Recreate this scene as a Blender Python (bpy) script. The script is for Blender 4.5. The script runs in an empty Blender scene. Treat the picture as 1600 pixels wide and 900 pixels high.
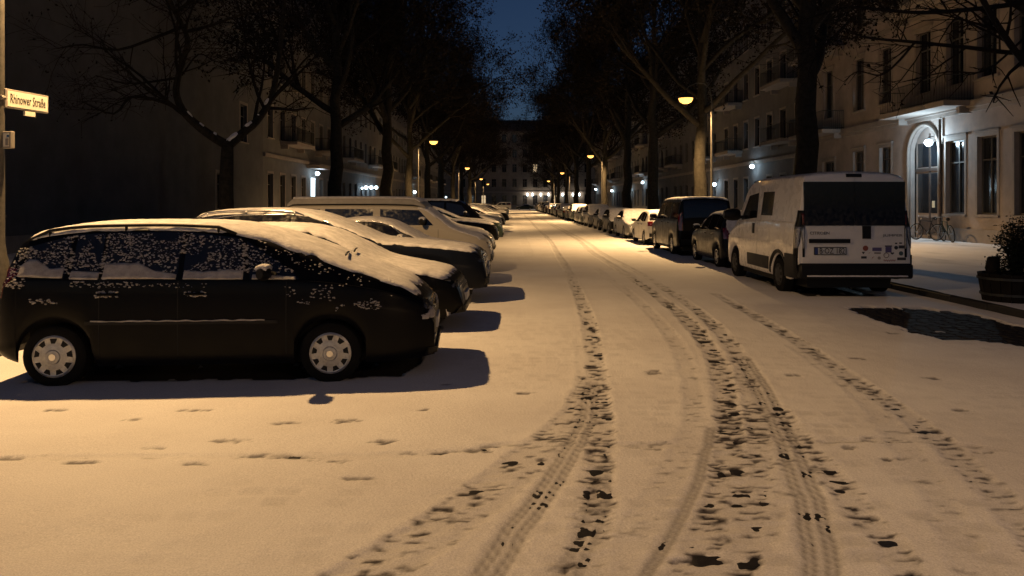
import bpy, math, random
import numpy as np
from mathutils import Vector, Matrix

# ------------------------------------------------------------------ camera, sky, exposure
CAM_H = 1.76; FPX = 1155.0; HORIZON = 317.0
scene = bpy.context.scene
COL = scene.collection
cam = bpy.data.cameras.new('camera'); cam.lens = 26.0; cam.sensor_width = 36.0
cam.shift_y = -(450 - HORIZON) / 1600.0; cam.clip_start = 0.05; cam.clip_end = 2000
cam_o = bpy.data.objects.new('camera', cam); COL.objects.link(cam_o)
cam_o.location = (0, 0, CAM_H); cam_o.rotation_euler = (math.radians(90), 0, 0)
scene.camera = cam_o

SUN_EL, SUN_ROT = math.radians(14), math.radians(200)
world = bpy.data.worlds.new('World'); scene.world = world; world.use_nodes = True
wn = world.node_tree; wn.nodes.clear()
wo = wn.nodes.new('ShaderNodeOutputWorld'); wb = wn.nodes.new('ShaderNodeBackground')
sky = wn.nodes.new('ShaderNodeTexSky'); sky.sky_type = 'NISHITA'; sky.sun_disc = False
sky.sun_elevation = SUN_EL; sky.sun_rotation = SUN_ROT; sky.ozone_density = 3.0
tint = wn.nodes.new('ShaderNodeMix'); tint.data_type = 'RGBA'; tint.blend_type = 'MULTIPLY'
tint.inputs[0].default_value = 1.0; tint.inputs[7].default_value = (0.50, 0.60, 0.85, 1)
wn.links.new(sky.outputs[0], tint.inputs[6]); wn.links.new(tint.outputs[2], wb.inputs[0])
wb.inputs[1].default_value = 0.0150
wn.links.new(wb.outputs[0], wo.inputs[0])
sun = bpy.data.lights.new('sky_glow_sun', 'SUN'); sun.energy = 0.004; sun.angle = math.radians(30); sun.color = (0.6, 0.75, 1.0)
sun_o = bpy.data.objects.new('sky_glow_sun', sun); COL.objects.link(sun_o)
sun_o.rotation_euler = (math.radians(90) - SUN_EL, 0, math.pi - SUN_ROT)
scene.view_settings.view_transform = 'Standard'; scene.view_settings.look = 'None'
scene.view_settings.gamma = 1.0; scene.view_settings.exposure = 0.30
scene.render.engine = 'CYCLES'
scene.cycles.use_denoising = True
scene.cycles.max_bounces = 5; scene.cycles.diffuse_bounces = 2; scene.cycles.glossy_bounces = 3
scene.cycles.transparent_max_bounces = 4; scene.cycles.sample_clamp_indirect = 4.0
scene.cycles.use_light_tree = True

LAMP_W = 2700.0                       # one street lamp
LAMP_COL = (1.0, 0.605, 0.25)
COOL_COL = (0.62, 0.85, 1.0)

# ------------------------------------------------------------------ materials
MATS = {}
def mat(name, col=(.5, .5, .5), rough=.6, metal=0., noise=None, bump=None, spec=.5, coat=0., emit=None, wear=None):
    """noise=(scale, amount): value variation; bump=(scale, strength, distance); wear=(scale, rough amount)"""
    if name in MATS: return MATS[name]
    m = bpy.data.materials.new(name); m.use_nodes = True
    nt = m.node_tree; b = nt.nodes['Principled BSDF']
    b.inputs['Base Color'].default_value = (*col, 1); b.inputs['Roughness'].default_value = rough
    b.inputs['Metallic'].default_value = metal; b.inputs['Specular IOR Level'].default_value = spec
    b.inputs['Coat Weight'].default_value = coat; b.inputs['Coat Roughness'].default_value = .06
    tc = nt.nodes.new('ShaderNodeTexCoord')
    if noise:
        n = nt.nodes.new('ShaderNodeTexNoise'); n.inputs['Scale'].default_value = noise[0]; n.inputs['Detail'].default_value = 6
        n.inputs['Roughness'].default_value = .65
        nt.links.new(tc.outputs['Object'], n.inputs['Vector'])
        r = nt.nodes.new('ShaderNodeMapRange'); r.inputs[1].default_value = .3; r.inputs[2].default_value = .7
        r.inputs[3].default_value = 1 - noise[1]; r.inputs[4].default_value = 1 + noise[1] * .5
        nt.links.new(n.outputs['Fac'], r.inputs[0])
        mx = nt.nodes.new('ShaderNodeMix'); mx.data_type = 'RGBA'; mx.blend_type = 'MULTIPLY'; mx.inputs[0].default_value = 1
        mx.inputs[6].default_value = (*col, 1); nt.links.new(r.outputs[0], mx.inputs[7])
        nt.links.new(mx.outputs[2], b.inputs['Base Color'])
    if wear:
        n = nt.nodes.new('ShaderNodeTexNoise'); n.inputs['Scale'].default_value = wear[0]; n.inputs['Detail'].default_value = 5
        nt.links.new(tc.outputs['Object'], n.inputs['Vector'])
        r = nt.nodes.new('ShaderNodeMapRange'); r.inputs[1].default_value = .35; r.inputs[2].default_value = .7
        r.inputs[3].default_value = rough; r.inputs[4].default_value = rough + wear[1]
        nt.links.new(n.outputs['Fac'], r.inputs[0]); nt.links.new(r.outputs[0], b.inputs['Roughness'])
    if bump:
        n = nt.nodes.new('ShaderNodeTexNoise'); n.inputs['Scale'].default_value = bump[0]; n.inputs['Detail'].default_value = 7
        n.inputs['Roughness'].default_value = .7
        nt.links.new(tc.outputs['Object'], n.inputs['Vector'])
        bp = nt.nodes.new('ShaderNodeBump'); bp.inputs['Strength'].default_value = bump[1]; bp.inputs['Distance'].default_value = bump[2]
        nt.links.new(n.outputs['Fac'], bp.inputs['Height']); nt.links.new(bp.outputs[0], b.inputs['Normal'])
    if emit:
        b.inputs['Emission Color'].default_value = (*emit[0], 1); b.inputs['Emission Strength'].default_value = emit[1]
    MATS[name] = m
    return m

def snow_ground_material():
    """snow sheet; vertex attribute 'pack' = compressed, dirty, thin snow where wheels ran"""
    m = bpy.data.materials.new('snow_ground'); m.use_nodes = True
    nt = m.node_tree; b = nt.nodes['Principled BSDF']; L = nt.links
    a = nt.nodes.new('ShaderNodeAttribute'); a.attribute_name = 'pack'
    tc = nt.nodes.new('ShaderNodeTexCoord')
    n = nt.nodes.new('ShaderNodeTexNoise'); n.inputs['Scale'].default_value = 9; n.inputs['Detail'].default_value = 8; n.inputs['Roughness'].default_value = .7
    L.new(tc.outputs['Object'], n.inputs['Vector'])
    n2 = nt.nodes.new('ShaderNodeTexNoise'); n2.inputs['Scale'].default_value = .7; n2.inputs['Detail'].default_value = 4
    L.new(tc.outputs['Object'], n2.inputs['Vector'])
    cr = nt.nodes.new('ShaderNodeValToRGB'); cr.color_ramp.elements[0].color = (.70, .67, .66, 1); cr.color_ramp.elements[1].color = (.82, .80, .79, 1)
    cr.color_ramp.elements[0].position = .3; cr.color_ramp.elements[1].position = .7
    L.new(n2.outputs['Fac'], cr.inputs[0])
    ad = nt.nodes.new('ShaderNodeMath'); ad.operation = 'MULTIPLY_ADD'; L.new(n.outputs['Fac'], ad.inputs[0]); ad.inputs[1].default_value = .5; ad.inputs[2].default_value = .75
    mu = nt.nodes.new('ShaderNodeMath'); mu.operation = 'MULTIPLY'; mu.use_clamp = True
    L.new(a.outputs['Fac'], mu.inputs[0]); L.new(ad.outputs[0], mu.inputs[1])
    mx = nt.nodes.new('ShaderNodeMix'); mx.data_type = 'RGBA'
    L.new(mu.outputs[0], mx.inputs[0]); L.new(cr.outputs[0], mx.inputs[6]); mx.inputs[7].default_value = (.038, .032, .036, 1)
    gr = nt.nodes.new('ShaderNodeTexNoise'); gr.inputs['Scale'].default_value = 110; gr.inputs['Detail'].default_value = 3
    L.new(tc.outputs['Object'], gr.inputs['Vector'])
    gm = nt.nodes.new('ShaderNodeMapRange'); gm.inputs[1].default_value = .3; gm.inputs[2].default_value = .7; gm.inputs[3].default_value = .78; gm.inputs[4].default_value = 1.08
    L.new(gr.outputs['Fac'], gm.inputs[0])
    m2 = nt.nodes.new('ShaderNodeMix'); m2.data_type = 'RGBA'; m2.blend_type = 'MULTIPLY'; m2.inputs[0].default_value = 1
    L.new(mx.outputs[2], m2.inputs[6]); L.new(gm.outputs[0], m2.inputs[7])
    L.new(m2.outputs[2], b.inputs['Base Color']); b.inputs['Roughness'].default_value = .75
    b.inputs['Specular IOR Level'].default_value = .25
    nb = nt.nodes.new('ShaderNodeTexNoise'); nb.inputs['Scale'].default_value = 45; nb.inputs['Detail'].default_value = 6
    L.new(tc.outputs['Object'], nb.inputs['Vector'])
    bp = nt.nodes.new('ShaderNodeBump'); bp.inputs['Strength'].default_value = .5; bp.inputs['Distance'].default_value = .012
    L.new(nb.outputs['Fac'], bp.inputs['Height']); L.new(bp.outputs[0], b.inputs['Normal'])
    return m
M_SNOWG = snow_ground_material()
M_SNOW = mat('snow', (.74, .72, .72), .75, spec=.2, bump=(38, 1.0, .02), noise=(7, .28))
M_SNOWT = mat('snow_thin', (.42, .40, .40), .7, spec=.25, bump=(60, .7, .008), noise=(14, .35))
M_SETT = mat('wet_granite_sett', (.014, .013, .016), .7, spec=.2, noise=(30, .5), bump=(60, .6, .006))
M_BED = mat('road_bed', (.018, .017, .018), .7, noise=(12, .4), bump=(50, .6, .01))
M_KERB = mat('granite_kerb', (.022, .021, .021), .7, noise=(25, .4), bump=(40, .4, .005))
M_GLASS = mat('car_glass', (.006, .006, .008), .04, spec=.6, wear=(14, .12))
M_TYRE = mat('tyre_rubber', (.006, .006, .006), .85, spec=.15, noise=(20, .3))
M_DARKW = mat('dark_wheel_steel', (.05, .05, .05), .55, metal=.5, noise=(18, .4))
M_HUB = mat('hubcap_silver', (.42, .42, .43), .33, metal=.75, noise=(18, .35), wear=(20, .2))
M_CHROME = mat('chrome', (.62, .62, .63), .16, metal=1.)
M_BLACKP = mat('black_plastic', (.006, .006, .007), .5, spec=.25, noise=(20, .3))
M_HOLE = mat('dark_recess', (.004, .004, .004), .8)
M_RED = mat('tail_lamp_red', (.10, .006, .006), .12, coat=.6)
M_CLEAR = mat('lamp_lens', (.34, .34, .35), .12, metal=.5, noise=(40, .6), bump=(70, .6, .01))
M_HEAD = mat('headlamp_glass', (.10, .10, .11), .08, metal=.4, noise=(35, .7), coat=.6)
M_PLATE = mat('plate_white', (.55, .55, .54), .45)
M_PBLUE = mat('plate_blue', (.02, .04, .18), .45)
M_INK = mat('black_ink', (.012, .012, .013), .6)
M_INKG = mat('grey_lettering', (.05, .05, .055), .4)
M_BARK = mat('bark', (.028, .025, .020), .9, spec=.1, noise=(9, .5), bump=(16, 1.0, .05))
M_TWIG = mat('twig', (.014, .012, .011), .9, spec=.05)
M_LEAF = mat('dead_leaf', (.014, .011, .008), .9, spec=.05, noise=(3, .5))
M_EVER = mat('evergreen_leaf', (.010, .014, .009), .8, spec=.1, noise=(5, .4))
M_IRON = mat('painted_iron', (.016, .018, .017), .5, noise=(20, .3))
M_POST = mat('galvanised_post', (.10, .092, .08), .55, metal=.3, noise=(14, .4))
M_WIRE = mat('steel_spoke', (.35, .35, .35), .3, metal=1.)
M_FRAME = mat('window_frame_paint', (.05, .045, .042), .6)
M_PANE = mat('window_pane', (.012, .014, .018), .06, spec=.6, wear=(2, .1))
M_DOOR = mat('door_wood', (.055, .04, .035), .55, noise=(8, .4))
M_WOOD = mat('planter_wood', (.010, .008, .007), .85, spec=.15, noise=(10, .5), bump=(30, .5, .006))
M_SOIL = mat('soil', (.02, .016, .013), .95, bump=(30, .8, .02))
M_SIGN = mat('sign_enamel', (.62, .58, .48), .45, noise=(9, .12))
M_SIGNF = mat('sign_frame', (.20, .18, .16), .5)
M_WARM = mat('lamp_bowl_warm', (1, .8, .5), .3, emit=((1.0, .46, .09), 2.2))
M_COOL = mat('lamp_globe_cool', (1, 1, 1), .3, emit=((.62, .86, 1.0), 9))
M_COOLW = mat('lit_door_glass', (1, 1, 1), .3, emit=((.70, .90, 1.0), 1.6))
M_WARMW = mat('lit_window_warm', (1, .9, .7), .3, emit=((1.0, .72, .40), .55))
def plaster(i, col):
    return mat('plaster_%d' % i, col, .88, noise=(.9, .28), bump=(30, .35, .01))
def paint(name, col, metal=.0, rough=.22, coat=.15):
    return mat('paint_' + name, col, rough + .1, metal=metal, coat=coat, spec=.25 if max(col) > .02 else .10, wear=(6, .15))

# ------------------------------------------------------------------ mesh helpers
class MB:
    def __init__(s): s.v = []; s.f = []; s.mi = []
    def add(s, vs, fs, mi=0):
        o = len(s.v); s.v.extend([tuple(p) for p in vs]); s.f.extend([tuple(i + o for i in f) for f in fs]); s.mi.extend([mi] * len(fs)); return s
    def box(s, a, b, mi=0, bev=0.0):
        (x0, y0, z0), (x1, y1, z1) = a, b
        if bev <= 0:
            vs = [(x0,y0,z0),(x1,y0,z0),(x1,y1,z0),(x0,y1,z0),(x0,y0,z1),(x1,y0,z1),(x1,y1,z1),(x0,y1,z1)]
            fs = [(0,3,2,1),(4,5,6,7),(0,1,5,4),(1,2,6,5),(2,3,7,6),(3,0,4,7)]
            return s.add(vs, fs, mi)
        vs = []; e = bev
        for z, k in ((z0, e), (z0 + e, 0), (z1 - e, 0), (z1, e)):
            X0, X1, Y0, Y1 = x0 + k, x1 - k, y0 + k, y1 - k
            if k: q = [(X0,Y0),(X1,Y0),(X1,Y0),(X1,Y1),(X1,Y1),(X0,Y1),(X0,Y1),(X0,Y0)]
            else: q = [(x0+e,y0),(x1-e,y0),(x1,y0+e),(x1,y1-e),(x1-e,y1),(x0+e,y1),(x0,y1-e),(x0,y0+e)]
            vs += [(x, y, z) for x, y in q]
        fs = [tuple(reversed(range(8))), tuple(range(24, 32))]
        for r in range(3):
            for k in range(8):
                fs.append((r*8+k, r*8+(k+1) % 8, r*8+8+(k+1) % 8, r*8+8+k))
        return s.add(vs, fs, mi)
    def tube(s, pts, rads, n=8, mi=0, cap=True):
        pts = [Vector(p) for p in pts]; m = len(pts)
        if isinstance(rads, (int, float)): rads = [rads] * m
        vs = []; prev = None
        for i, p in enumerate(pts):
            d = (pts[min(i + 1, m - 1)] - pts[max(i - 1, 0)])
            if d.length < 1e-9: d = Vector((0, 0, 1))
            d.normalize()
            if prev is None:
                a = Vector((1, 0, 0)) if abs(d.x) < .8 else Vector((0, 1, 0))
                prev = d.cross(a).normalized()
            u = (prev - d * prev.dot(d))
            if u.length < 1e-6: u = d.orthogonal()
            u.normalize(); w = d.cross(u); prev = u
            for k in range(n):
                t = 2 * math.pi * k / n
                vs.append(p + (u * math.cos(t) + w * math.sin(t)) * rads[i])
        fs = [(i*n+k, i*n+(k+1) % n, (i+1)*n+(k+1) % n, (i+1)*n+k) for i in range(m - 1) for k in range(n)]
        if cap and n > 2: fs += [tuple(reversed(range(n))), tuple(range((m-1)*n, m*n))]
        return s.add(vs, fs, mi)
    def lathe(s, prof, n=24, axis='z', c=(0, 0, 0), mi=0):
        """prof: [(r, h)]; revolves about the axis"""
        vs = []
        for r, h in prof:
            for k in range(n):
                t = 2 * math.pi * k / n; a, b = r * math.cos(t), r * math.sin(t)
                p = (a, b, h) if axis == 'z' else ((a, h, b) if axis == 'y' else (h, a, b))
                vs.append((p[0] + c[0], p[1] + c[1], p[2] + c[2]))
        m = len(prof)
        fs = [(i*n+k, i*n+(k+1) % n, (i+1)*n+(k+1) % n, (i+1)*n+k) for i in range(m - 1) for k in range(n)]
        return s.add(vs, fs, mi)
    def grid(s, P, mi=0, flip=False):
        n, m = P.shape[:2]
        fs = []
        for i in range(n - 1):
            for j in range(m - 1):
                f = (i*m+j, (i+1)*m+j, (i+1)*m+j+1, i*m+j+1)
                fs.append(f[::-1] if flip else f)
        return s.add(P.reshape(-1, 3).tolist(), fs, mi)
    def prism(s, poly, a, b, mi=0):
        """poly: list of 3D points (planar), extruded by vector b-a"""
        n = len(poly); d = Vector(b) - Vector(a)
        vs = [Vector(p) for p in poly] + [Vector(p) + d for p in poly]
        fs = [tuple(reversed(range(n))), tuple(range(n, 2 * n))] + [(k, (k+1) % n, n+(k+1) % n, n+k) for k in range(n)]
        return s.add(vs, fs, mi)
    def mesh(s, name, mats, smooth=False, angle=None):
        me = bpy.data.meshes.new(name); me.from_pydata(s.v, [], s.f)
        if not isinstance(mats, (list, tuple)): mats = [mats]
        for m in mats: me.materials.append(m)
        if any(s.mi): me.polygons.foreach_set('material_index', s.mi)
        if smooth: me.polygons.foreach_set('use_smooth', [True] * len(me.polygons))
        me.validate(); me.update()
        if angle: me.set_sharp_from_angle(angle=math.radians(angle))
        return me
    def build(s, name, mats, parent=None, smooth=False, angle=None):
        return link(name, s.mesh(name, mats, smooth, angle), parent)

def link(name, me, parent=None):
    o = bpy.data.objects.new(name, me); COL.objects.link(o)
    if parent is not None: o.parent = parent
    return o
def tag(o, label=None, cat=None, group=None, kind=None):
    if label: o['label'] = label
    if cat: o['category'] = cat
    if group: o['group'] = group
    if kind: o['kind'] = kind
    return o
def thing(name, label, cat, loc=(0, 0, 0), rz=0, group=None):
    o = link(name, None); o.location = loc; o.rotation_euler = (0, 0, rz); o.empty_display_size = .1
    return tag(o, label, cat, group)
KIDS = {}
def kids(o):
    if o.name not in KIDS: KIDS[o.name] = list(o.children)
    return KIDS[o.name]
def copy_tree(o, parent=None):
    c = o.copy(); COL.objects.link(c); c.parent = parent
    for ch in kids(o): copy_tree(ch, c)
    return c
def skinned(mb, P, off, back=.012, mi=0, hint=None):
    """a raised panel: grid P pushed out by off along its normal, with a skirt going back into the body"""
    n, m = P.shape[:2]
    du = np.gradient(P, axis=0); dv = np.gradient(P, axis=1)
    N = np.cross(du, dv); N /= (np.linalg.norm(N, axis=2, keepdims=True) + 1e-9)
    flip = False
    if hint is not None:
        s = np.sum(N * np.array(hint), axis=2)
        if s.mean() < 0: N = -N; flip = True
    Q = np.zeros((n + 2, m + 2, 3))
    Q[1:-1, 1:-1] = P + N * (off[..., None] if isinstance(off, np.ndarray) else off)
    B = P - N * back
    Q[0, 1:-1] = B[0]; Q[-1, 1:-1] = B[-1]; Q[1:-1, 0] = B[:, 0]; Q[1:-1, -1] = B[:, -1]
    Q[0, 0] = B[0, 0]; Q[0, -1] = B[0, -1]; Q[-1, 0] = B[-1, 0]; Q[-1, -1] = B[-1, -1]
    return mb.grid(Q, mi, flip)
def text_mesh(body, size, m, depth=.002):
    cu = bpy.data.curves.new('lettering', 'FONT'); cu.body = body; cu.size = size; cu.extrude = depth
    cu.align_x = 'CENTER'; cu.align_y = 'CENTER'; cu.resolution_u = 2
    o = bpy.data.objects.new('lettering', cu); COL.objects.link(o)
    bpy.context.view_layer.update()
    me = bpy.data.meshes.new_from_object(o.evaluated_get(bpy.context.evaluated_depsgraph_get()))
    bpy.data.objects.remove(o); me.materials.clear(); me.materials.append(m)
    return me
def vnoise(x, y, seed=0):
    """smooth value noise in [0,1], numpy arrays"""
    x = np.asarray(x, float); y = np.asarray(y, float)
    xi = np.floor(x); yi = np.floor(y); fx = x - xi; fy = y - yi
    fx = fx * fx * (3 - 2 * fx); fy = fy * fy * (3 - 2 * fy)
    def h(a, b):
        v = np.sin(a * 127.1 + b * 311.7 + seed * 74.7) * 43758.5453
        return v - np.floor(v)
    return (h(xi, yi) * (1 - fx) + h(xi + 1, yi) * fx) * (1 - fy) + (h(xi, yi + 1) * (1 - fx) + h(xi + 1, yi + 1) * fx) * fy
def fnoise(x, y, seed=0, oct=4):
    t = 0; a = .5
    for k in range(oct):
        t = t + a * vnoise(np.asarray(x) * 2 ** k, np.asarray(y) * 2 ** k, seed + k * 13); a *= .5
    return t
def gpt(px, py, z=0.):
    """pixel of the photograph -> point on the level z"""
    d = FPX * (CAM_H - z) / (py - HORIZON)
    return ((px - 800) / FPX * d, d)
# ------------------------------------------------------------------ ground, road, snow, pavements
ROAD_L, ROAD_R = -5.8, 7.7
FAC_R, FAC_L = 18.7, -16.0
def struct(o, label=None): return tag(o, label, None, None, 'structure')

g = MB(); g.add([(-600, -300, -.09), (600, -300, -.09), (600, 900, -.09), (-600, 900, -.09)], [(0, 1, 2, 3)])
struct(g.build('ground', M_SNOWG), 'snow-covered ground beyond the street')
r = MB(); r.add([(ROAD_L, -8, -.022), (ROAD_R, -8, -.022), (ROAD_R, 178, -.022), (ROAD_L, 178, -.022)], [(0, 1, 2, 3)])
road = struct(r.build('road', M_BED), 'cobbled street under thin snow with wheel tracks')

def smooth_line(pts, n=8):
    P = np.array(pts, float); P = np.vstack([2 * P[0] - P[1], P, 2 * P[-1] - P[-2]]); out = []
    for i in range(1, len(P) - 2):
        for t in np.linspace(0, 1, n, endpoint=False):
            a, b, c, d = P[i-1], P[i], P[i+1], P[i+2]
            out.append(.5 * (2*b + (c-a)*t + (2*a-5*b+4*c-d)*t*t + (3*b-a-3*c+d)*t**3))
    out.append(P[-2]); return np.array(out)
def line_dist(X, Y, L):
    D = np.full(X.shape, 9., float); S = np.zeros(X.shape)
    lo = L.min(0) - 1; hi = L.max(0) + 1
    m = (X > lo[0]) & (X < hi[0]) & (Y > lo[1]) & (Y < hi[1])
    x = X[m]; y = Y[m]; d = np.full(x.shape, 9.); s = np.zeros(x.shape)
    for a, b in zip(L[:-1], L[1:]):
        v = b - a; t = np.clip(((x - a[0]) * v[0] + (y - a[1]) * v[1]) / (v @ v + 1e-12), 0, 1)
        ex = x - a[0] - t * v[0]; ey = y - a[1] - t * v[1]
        q = np.hypot(ex, ey); sg = np.sign(v[0] * ey - v[1] * ex) * q
        k = q < d; d[k] = q[k]; s[k] = sg[k]
    D[m] = d; S[m] = s
    return D, S
def far(x, *ys): return [(x, y) for y in ys]
px = lambda *p: [gpt(a, b, .01) for a, b in p]
# (points on the ground, width, how deep the wheels pressed 0..1, kind)
TRACKS = [
    (px((905, 925), (926, 820), (937, 740), (936, 640), (927, 545), (912, 480), (888, 425), (868, 392)) + far(1.75, 36, 60, 110), .15, .95, 'tread'),
    (px((870, 915), (912, 800), (922, 700), (915, 600), (905, 530)), .10, .45, 'tread'),
    (px((520, 915), (600, 868), (690, 810), (770, 750), (840, 695), (897, 645), (920, 590)), .15, .85, 'tread'),
    (px((590, 925), (660, 868), (740, 808), (812, 750), (870, 700), (912, 650), (928, 600)), .12, .75, 'tread'),
    (px((760, 900), (805, 832), (850, 770), (890, 710), (915, 660), (925, 600)), .13, .7, 'groove'),
    (px((880, 915), (925, 820), (946, 730)), .11, .6, 'groove'),
    (px((1075, 925), (1105, 830), (1130, 760), (1140, 690), (1132, 610), (1105, 540), (1050, 480), (980, 430), (922, 393)) + far(3.1, 36, 60, 110), .16, 1., 'tread'),
    (px((1140, 925), (1160, 830), (1178, 760), (1184, 690), (1168, 600), (1135, 530), (1075, 475), (1000, 428), (940, 396)) + far(3.35, 36, 60, 110), .14, .92, 'tread'),
    (px((950, 925), (1000, 815), (1050, 740), (1082, 670), (1078, 590), (1045, 520), (985, 460), (930, 420)), .13, .55, 'tread'),
    (px((1000, 925), (1060, 815), (1095, 740), (1110, 670)), .05, .5, 'groove'),
    (px((1285, 925), (1275, 850), (1258, 770), (1230, 690), (1195, 620), (1160, 560)), .15, .75, 'groove'),
    (px((1425, 920), (1385, 850), (1340, 800), (1300, 745), (1250, 690), (1215, 645), (1160, 590)), .12, .85, 'tread'),
    (px((1640, 870), (1580, 805), (1530, 750), (1480, 700), (1400, 640), (1310, 578), (1215, 515), (1120, 460)), .14, .82, 'tread'),
    (px((1530, 920), (1500, 850), (1460, 770), (1400, 680), (1330, 605), (1240, 540)), .14, .5, 'tread'),
    (px((1180, 860), (1215, 760), (1215, 690), (1190, 620), (1170, 570)), .13, .6, 'tread'),
    (px((-120, 722), (150, 716), (420, 714), (640, 712), (780, 697)), .05, .40, 'tread'),
    (px((780, 697), (1030, 697), (1180, 700), (1390, 688), (1560, 704)), .05, .6, 'tread'),
    (px((-60, 868), (160, 815), (300, 775), (420, 735)), .2, .12, 'tread'),
    (px((150, 915), (330, 850), (480, 790), (600, 730)), .2, .12, 'tread'),
    (far(.55, 24, 40, 70, 110), .3, .25, 'tread'), (far(4.1, 22, 40, 70, 110), .3, .25, 'tread'),
]
MARKS = [(20,716,45,5),(120,722,60,4),(535,657,46,5),(360,688,60,5),(395,711,40,4),(455,713,70,6),(520,719,60,4),(600,690,40,5),(735,703,50,6),(762,697,30,5),
         (822,613,34,3),(1022,582,26,5),(690,707,30,4),(1322,698,34,5),(1375,690,42,5),(1395,716,40,4),(1010,701,40,4),(250,700,50,3),(310,724,40,4),(640,708,30,4),
         (445,660,40,3),(300,640,50,3),(205,655,30,3),(700,600,22,2),(1500,640,26,3),(1240,585,22,3),(1450,590,24,3),(1540,706,34,4),(1395,520,20,2),(1340,560,24,3),(90,640,40,3),(560,745,50,4),(660,640,26,3)]
PATCH = [gpt(*p) for p in ((1312, 483), (1345, 480), (1420, 481), (1490, 487), (1545, 498), (1640, 521), (1690, 552), (1600, 541), (1530, 534), (1480, 533), (1440, 524), (1385, 508), (1345, 492))]
def in_poly(X, Y, poly):
    c = np.zeros(X.shape, bool); n = len(poly)
    for i in range(n):
        (x1, y1), (x2, y2) = poly[i], poly[(i + 1) % n]
        if abs(y2 - y1) < 1e-9: continue
        k = ((y1 > Y) != (y2 > Y)) & (X < (x2 - x1) * (Y - y1) / (y2 - y1) + x1); c ^= k
    return c
SROW, SCOL = .168, .195
def sett_cell(X, Y):
    r = np.floor(Y / SROW); off = np.modf(np.abs(np.sin(r * 12.9898) * 43758.5453))[0] * SCOL
    c = np.floor((X + off) / SCOL)
    return r, c, (X + off) / SCOL - c, Y / SROW - r, off
SM = [smooth_line(t[0]) for t in TRACKS]
def track_field(X, Y):
    """pressed depth (0..1), pack (0..1), ridge height"""
    press = np.zeros(X.shape); pack = np.zeros(X.shape); ridge = np.zeros(X.shape); groove = np.zeros(X.shape)
    Xw = X + (fnoise(X * 3, Y * 3, 5) - .5) * .05
    for (pts, w, st, kind), L in zip(TRACKS, SM):
        d, s = line_dist(Xw, Y, L)
        e = np.clip((w / 2 + .05 - d + (vnoise(X * 14, Y * 30, 17) - .5) * .07) / .05, 0, 1); e = e * e * (3 - 2 * e)
        if kind == 'groove':
            gsum = sum(np.exp(-((np.abs(s) - o) / .012) ** 2) for o in (w * .2, w * .48)) * (d < w)
            groove = np.maximum(groove, gsum * st)
            press = np.maximum(press, e * st * .55); pack = np.maximum(pack, e * st * .22 + gsum * st * .62)
        else:
            press = np.maximum(press, e * st)
            nz = fnoise(X * 10, Y * 23, 9, 3) * .66 + vnoise(X * 17, Y * 37, 19) * .34
            lump = fnoise(X * 1.7, Y * 1.7, 29, 2)
            thr = .665 - .22 * st - .26 * (lump - .38)
            pack = np.maximum(pack, e * (st * .17 + np.clip((nz - thr) / .15, 0, 1) * min(.95, st)))
        ridge = np.maximum(ridge, np.exp(-((d - w / 2 - .05) / .03) ** 2) * st * .0035)
    return press, pack, ridge, groove

ys = [1.6]
while ys[-1] < 178: ys.append(ys[-1] + max(.021, ys[-1] ** 2 / 1300 * 1.15))
ys = np.array(ys); xs = np.arange(ROAD_L, ROAD_R + .001, .0248)
XX, YY = np.meshgrid(xs, ys)
press, pack, ridge, groove = track_field(XX, YY)
cr_, cc_, fu, fv, _ = sett_cell(XX + (fnoise(XX * 2.6, YY * 2.6, 3) - .5) * .14, YY + (fnoise(XX * 2.3, YY * 2.3, 4) - .5) * .10)
cell = np.clip(np.minimum(np.minimum(fu, 1 - fu) * SCOL, np.minimum(fv, 1 - fv) * SROW) / .05, 0, 1)
cell = cell * cell * (3 - 2 * cell)
hsh = np.modf(np.abs(np.sin(cr_ * 91.7 + cc_ * 37.3) * 9173.13))[0]; relief = cell * np.clip(hsh * 1.5 - .25, 0, 1)
nearw = np.clip(1.3 - YY / 14, 0, 1)
cover = np.clip((fnoise(XX * .5 + 7, YY * .5, 21) - .38) * 3 + np.clip((XX + .6) * .4, -.8, .4), .03, 1)     # setts telegraph through more in the middle
Z = .019 + (fnoise(XX * 1.3, YY * 1.3, 1) - .5) * .016 + (fnoise(XX * 7, YY * 7, 2) - .5) * .008 * (.4 + .6 * nearw)
Z = Z - .0055 * relief * nearw * cover
pack = np.maximum(pack, .19 * relief * nearw * cover)
floor_z = .0075 + (fnoise(XX * 5, YY * 12, 31, 4) - .46) * .018 + (vnoise(XX * 13, YY * 26, 6) - .5) * .006 - np.clip(pack - .3, 0, 1) * .007 + (1 - cell) * .003
pk = np.clip(press, 0, 1)
Z = Z * (1 - pk) + floor_z * pk + ridge + (vnoise(XX * 30, YY * 30, 8) - .5) * .010 * np.clip(ridge * 120, 0, 1)
Z = Z - groove * .010
for a, b, w, h in MARKS:
    cx, cy = gpt(a, b, .02); sx = w / FPX * cy / 2; sy = max(.02, h * cy * cy / (FPX * CAM_H) / 2 * 1.2)
    k = (np.abs(XX - cx) < 3 * sx) & (np.abs(YY - cy) < 3 * sy + .1)
    q = ((XX[k] - cx) / sx) ** 2 + ((YY[k] - cy) / sy) ** 2 + (fnoise(XX[k] * 22, YY[k] * 22, 41) - .5) * 5.0
    e = np.clip(1.1 - q, 0, 1)
    Z[k] -= e * .010; pack[k] = np.maximum(pack[k], e * (.5 + .5 * fnoise(XX[k] * 15, YY[k] * 15, 77)))
nx_ = (fnoise(XX * 3, YY * 3, 51, 6) - .5) * .6; ny_ = (fnoise(XX * 3 + 9, YY * 3, 52, 6) - .5) * .5
bare = in_poly(XX + nx_ * .6, YY + ny_, PATCH) & (YY < 16) & (YY > 7)
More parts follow.
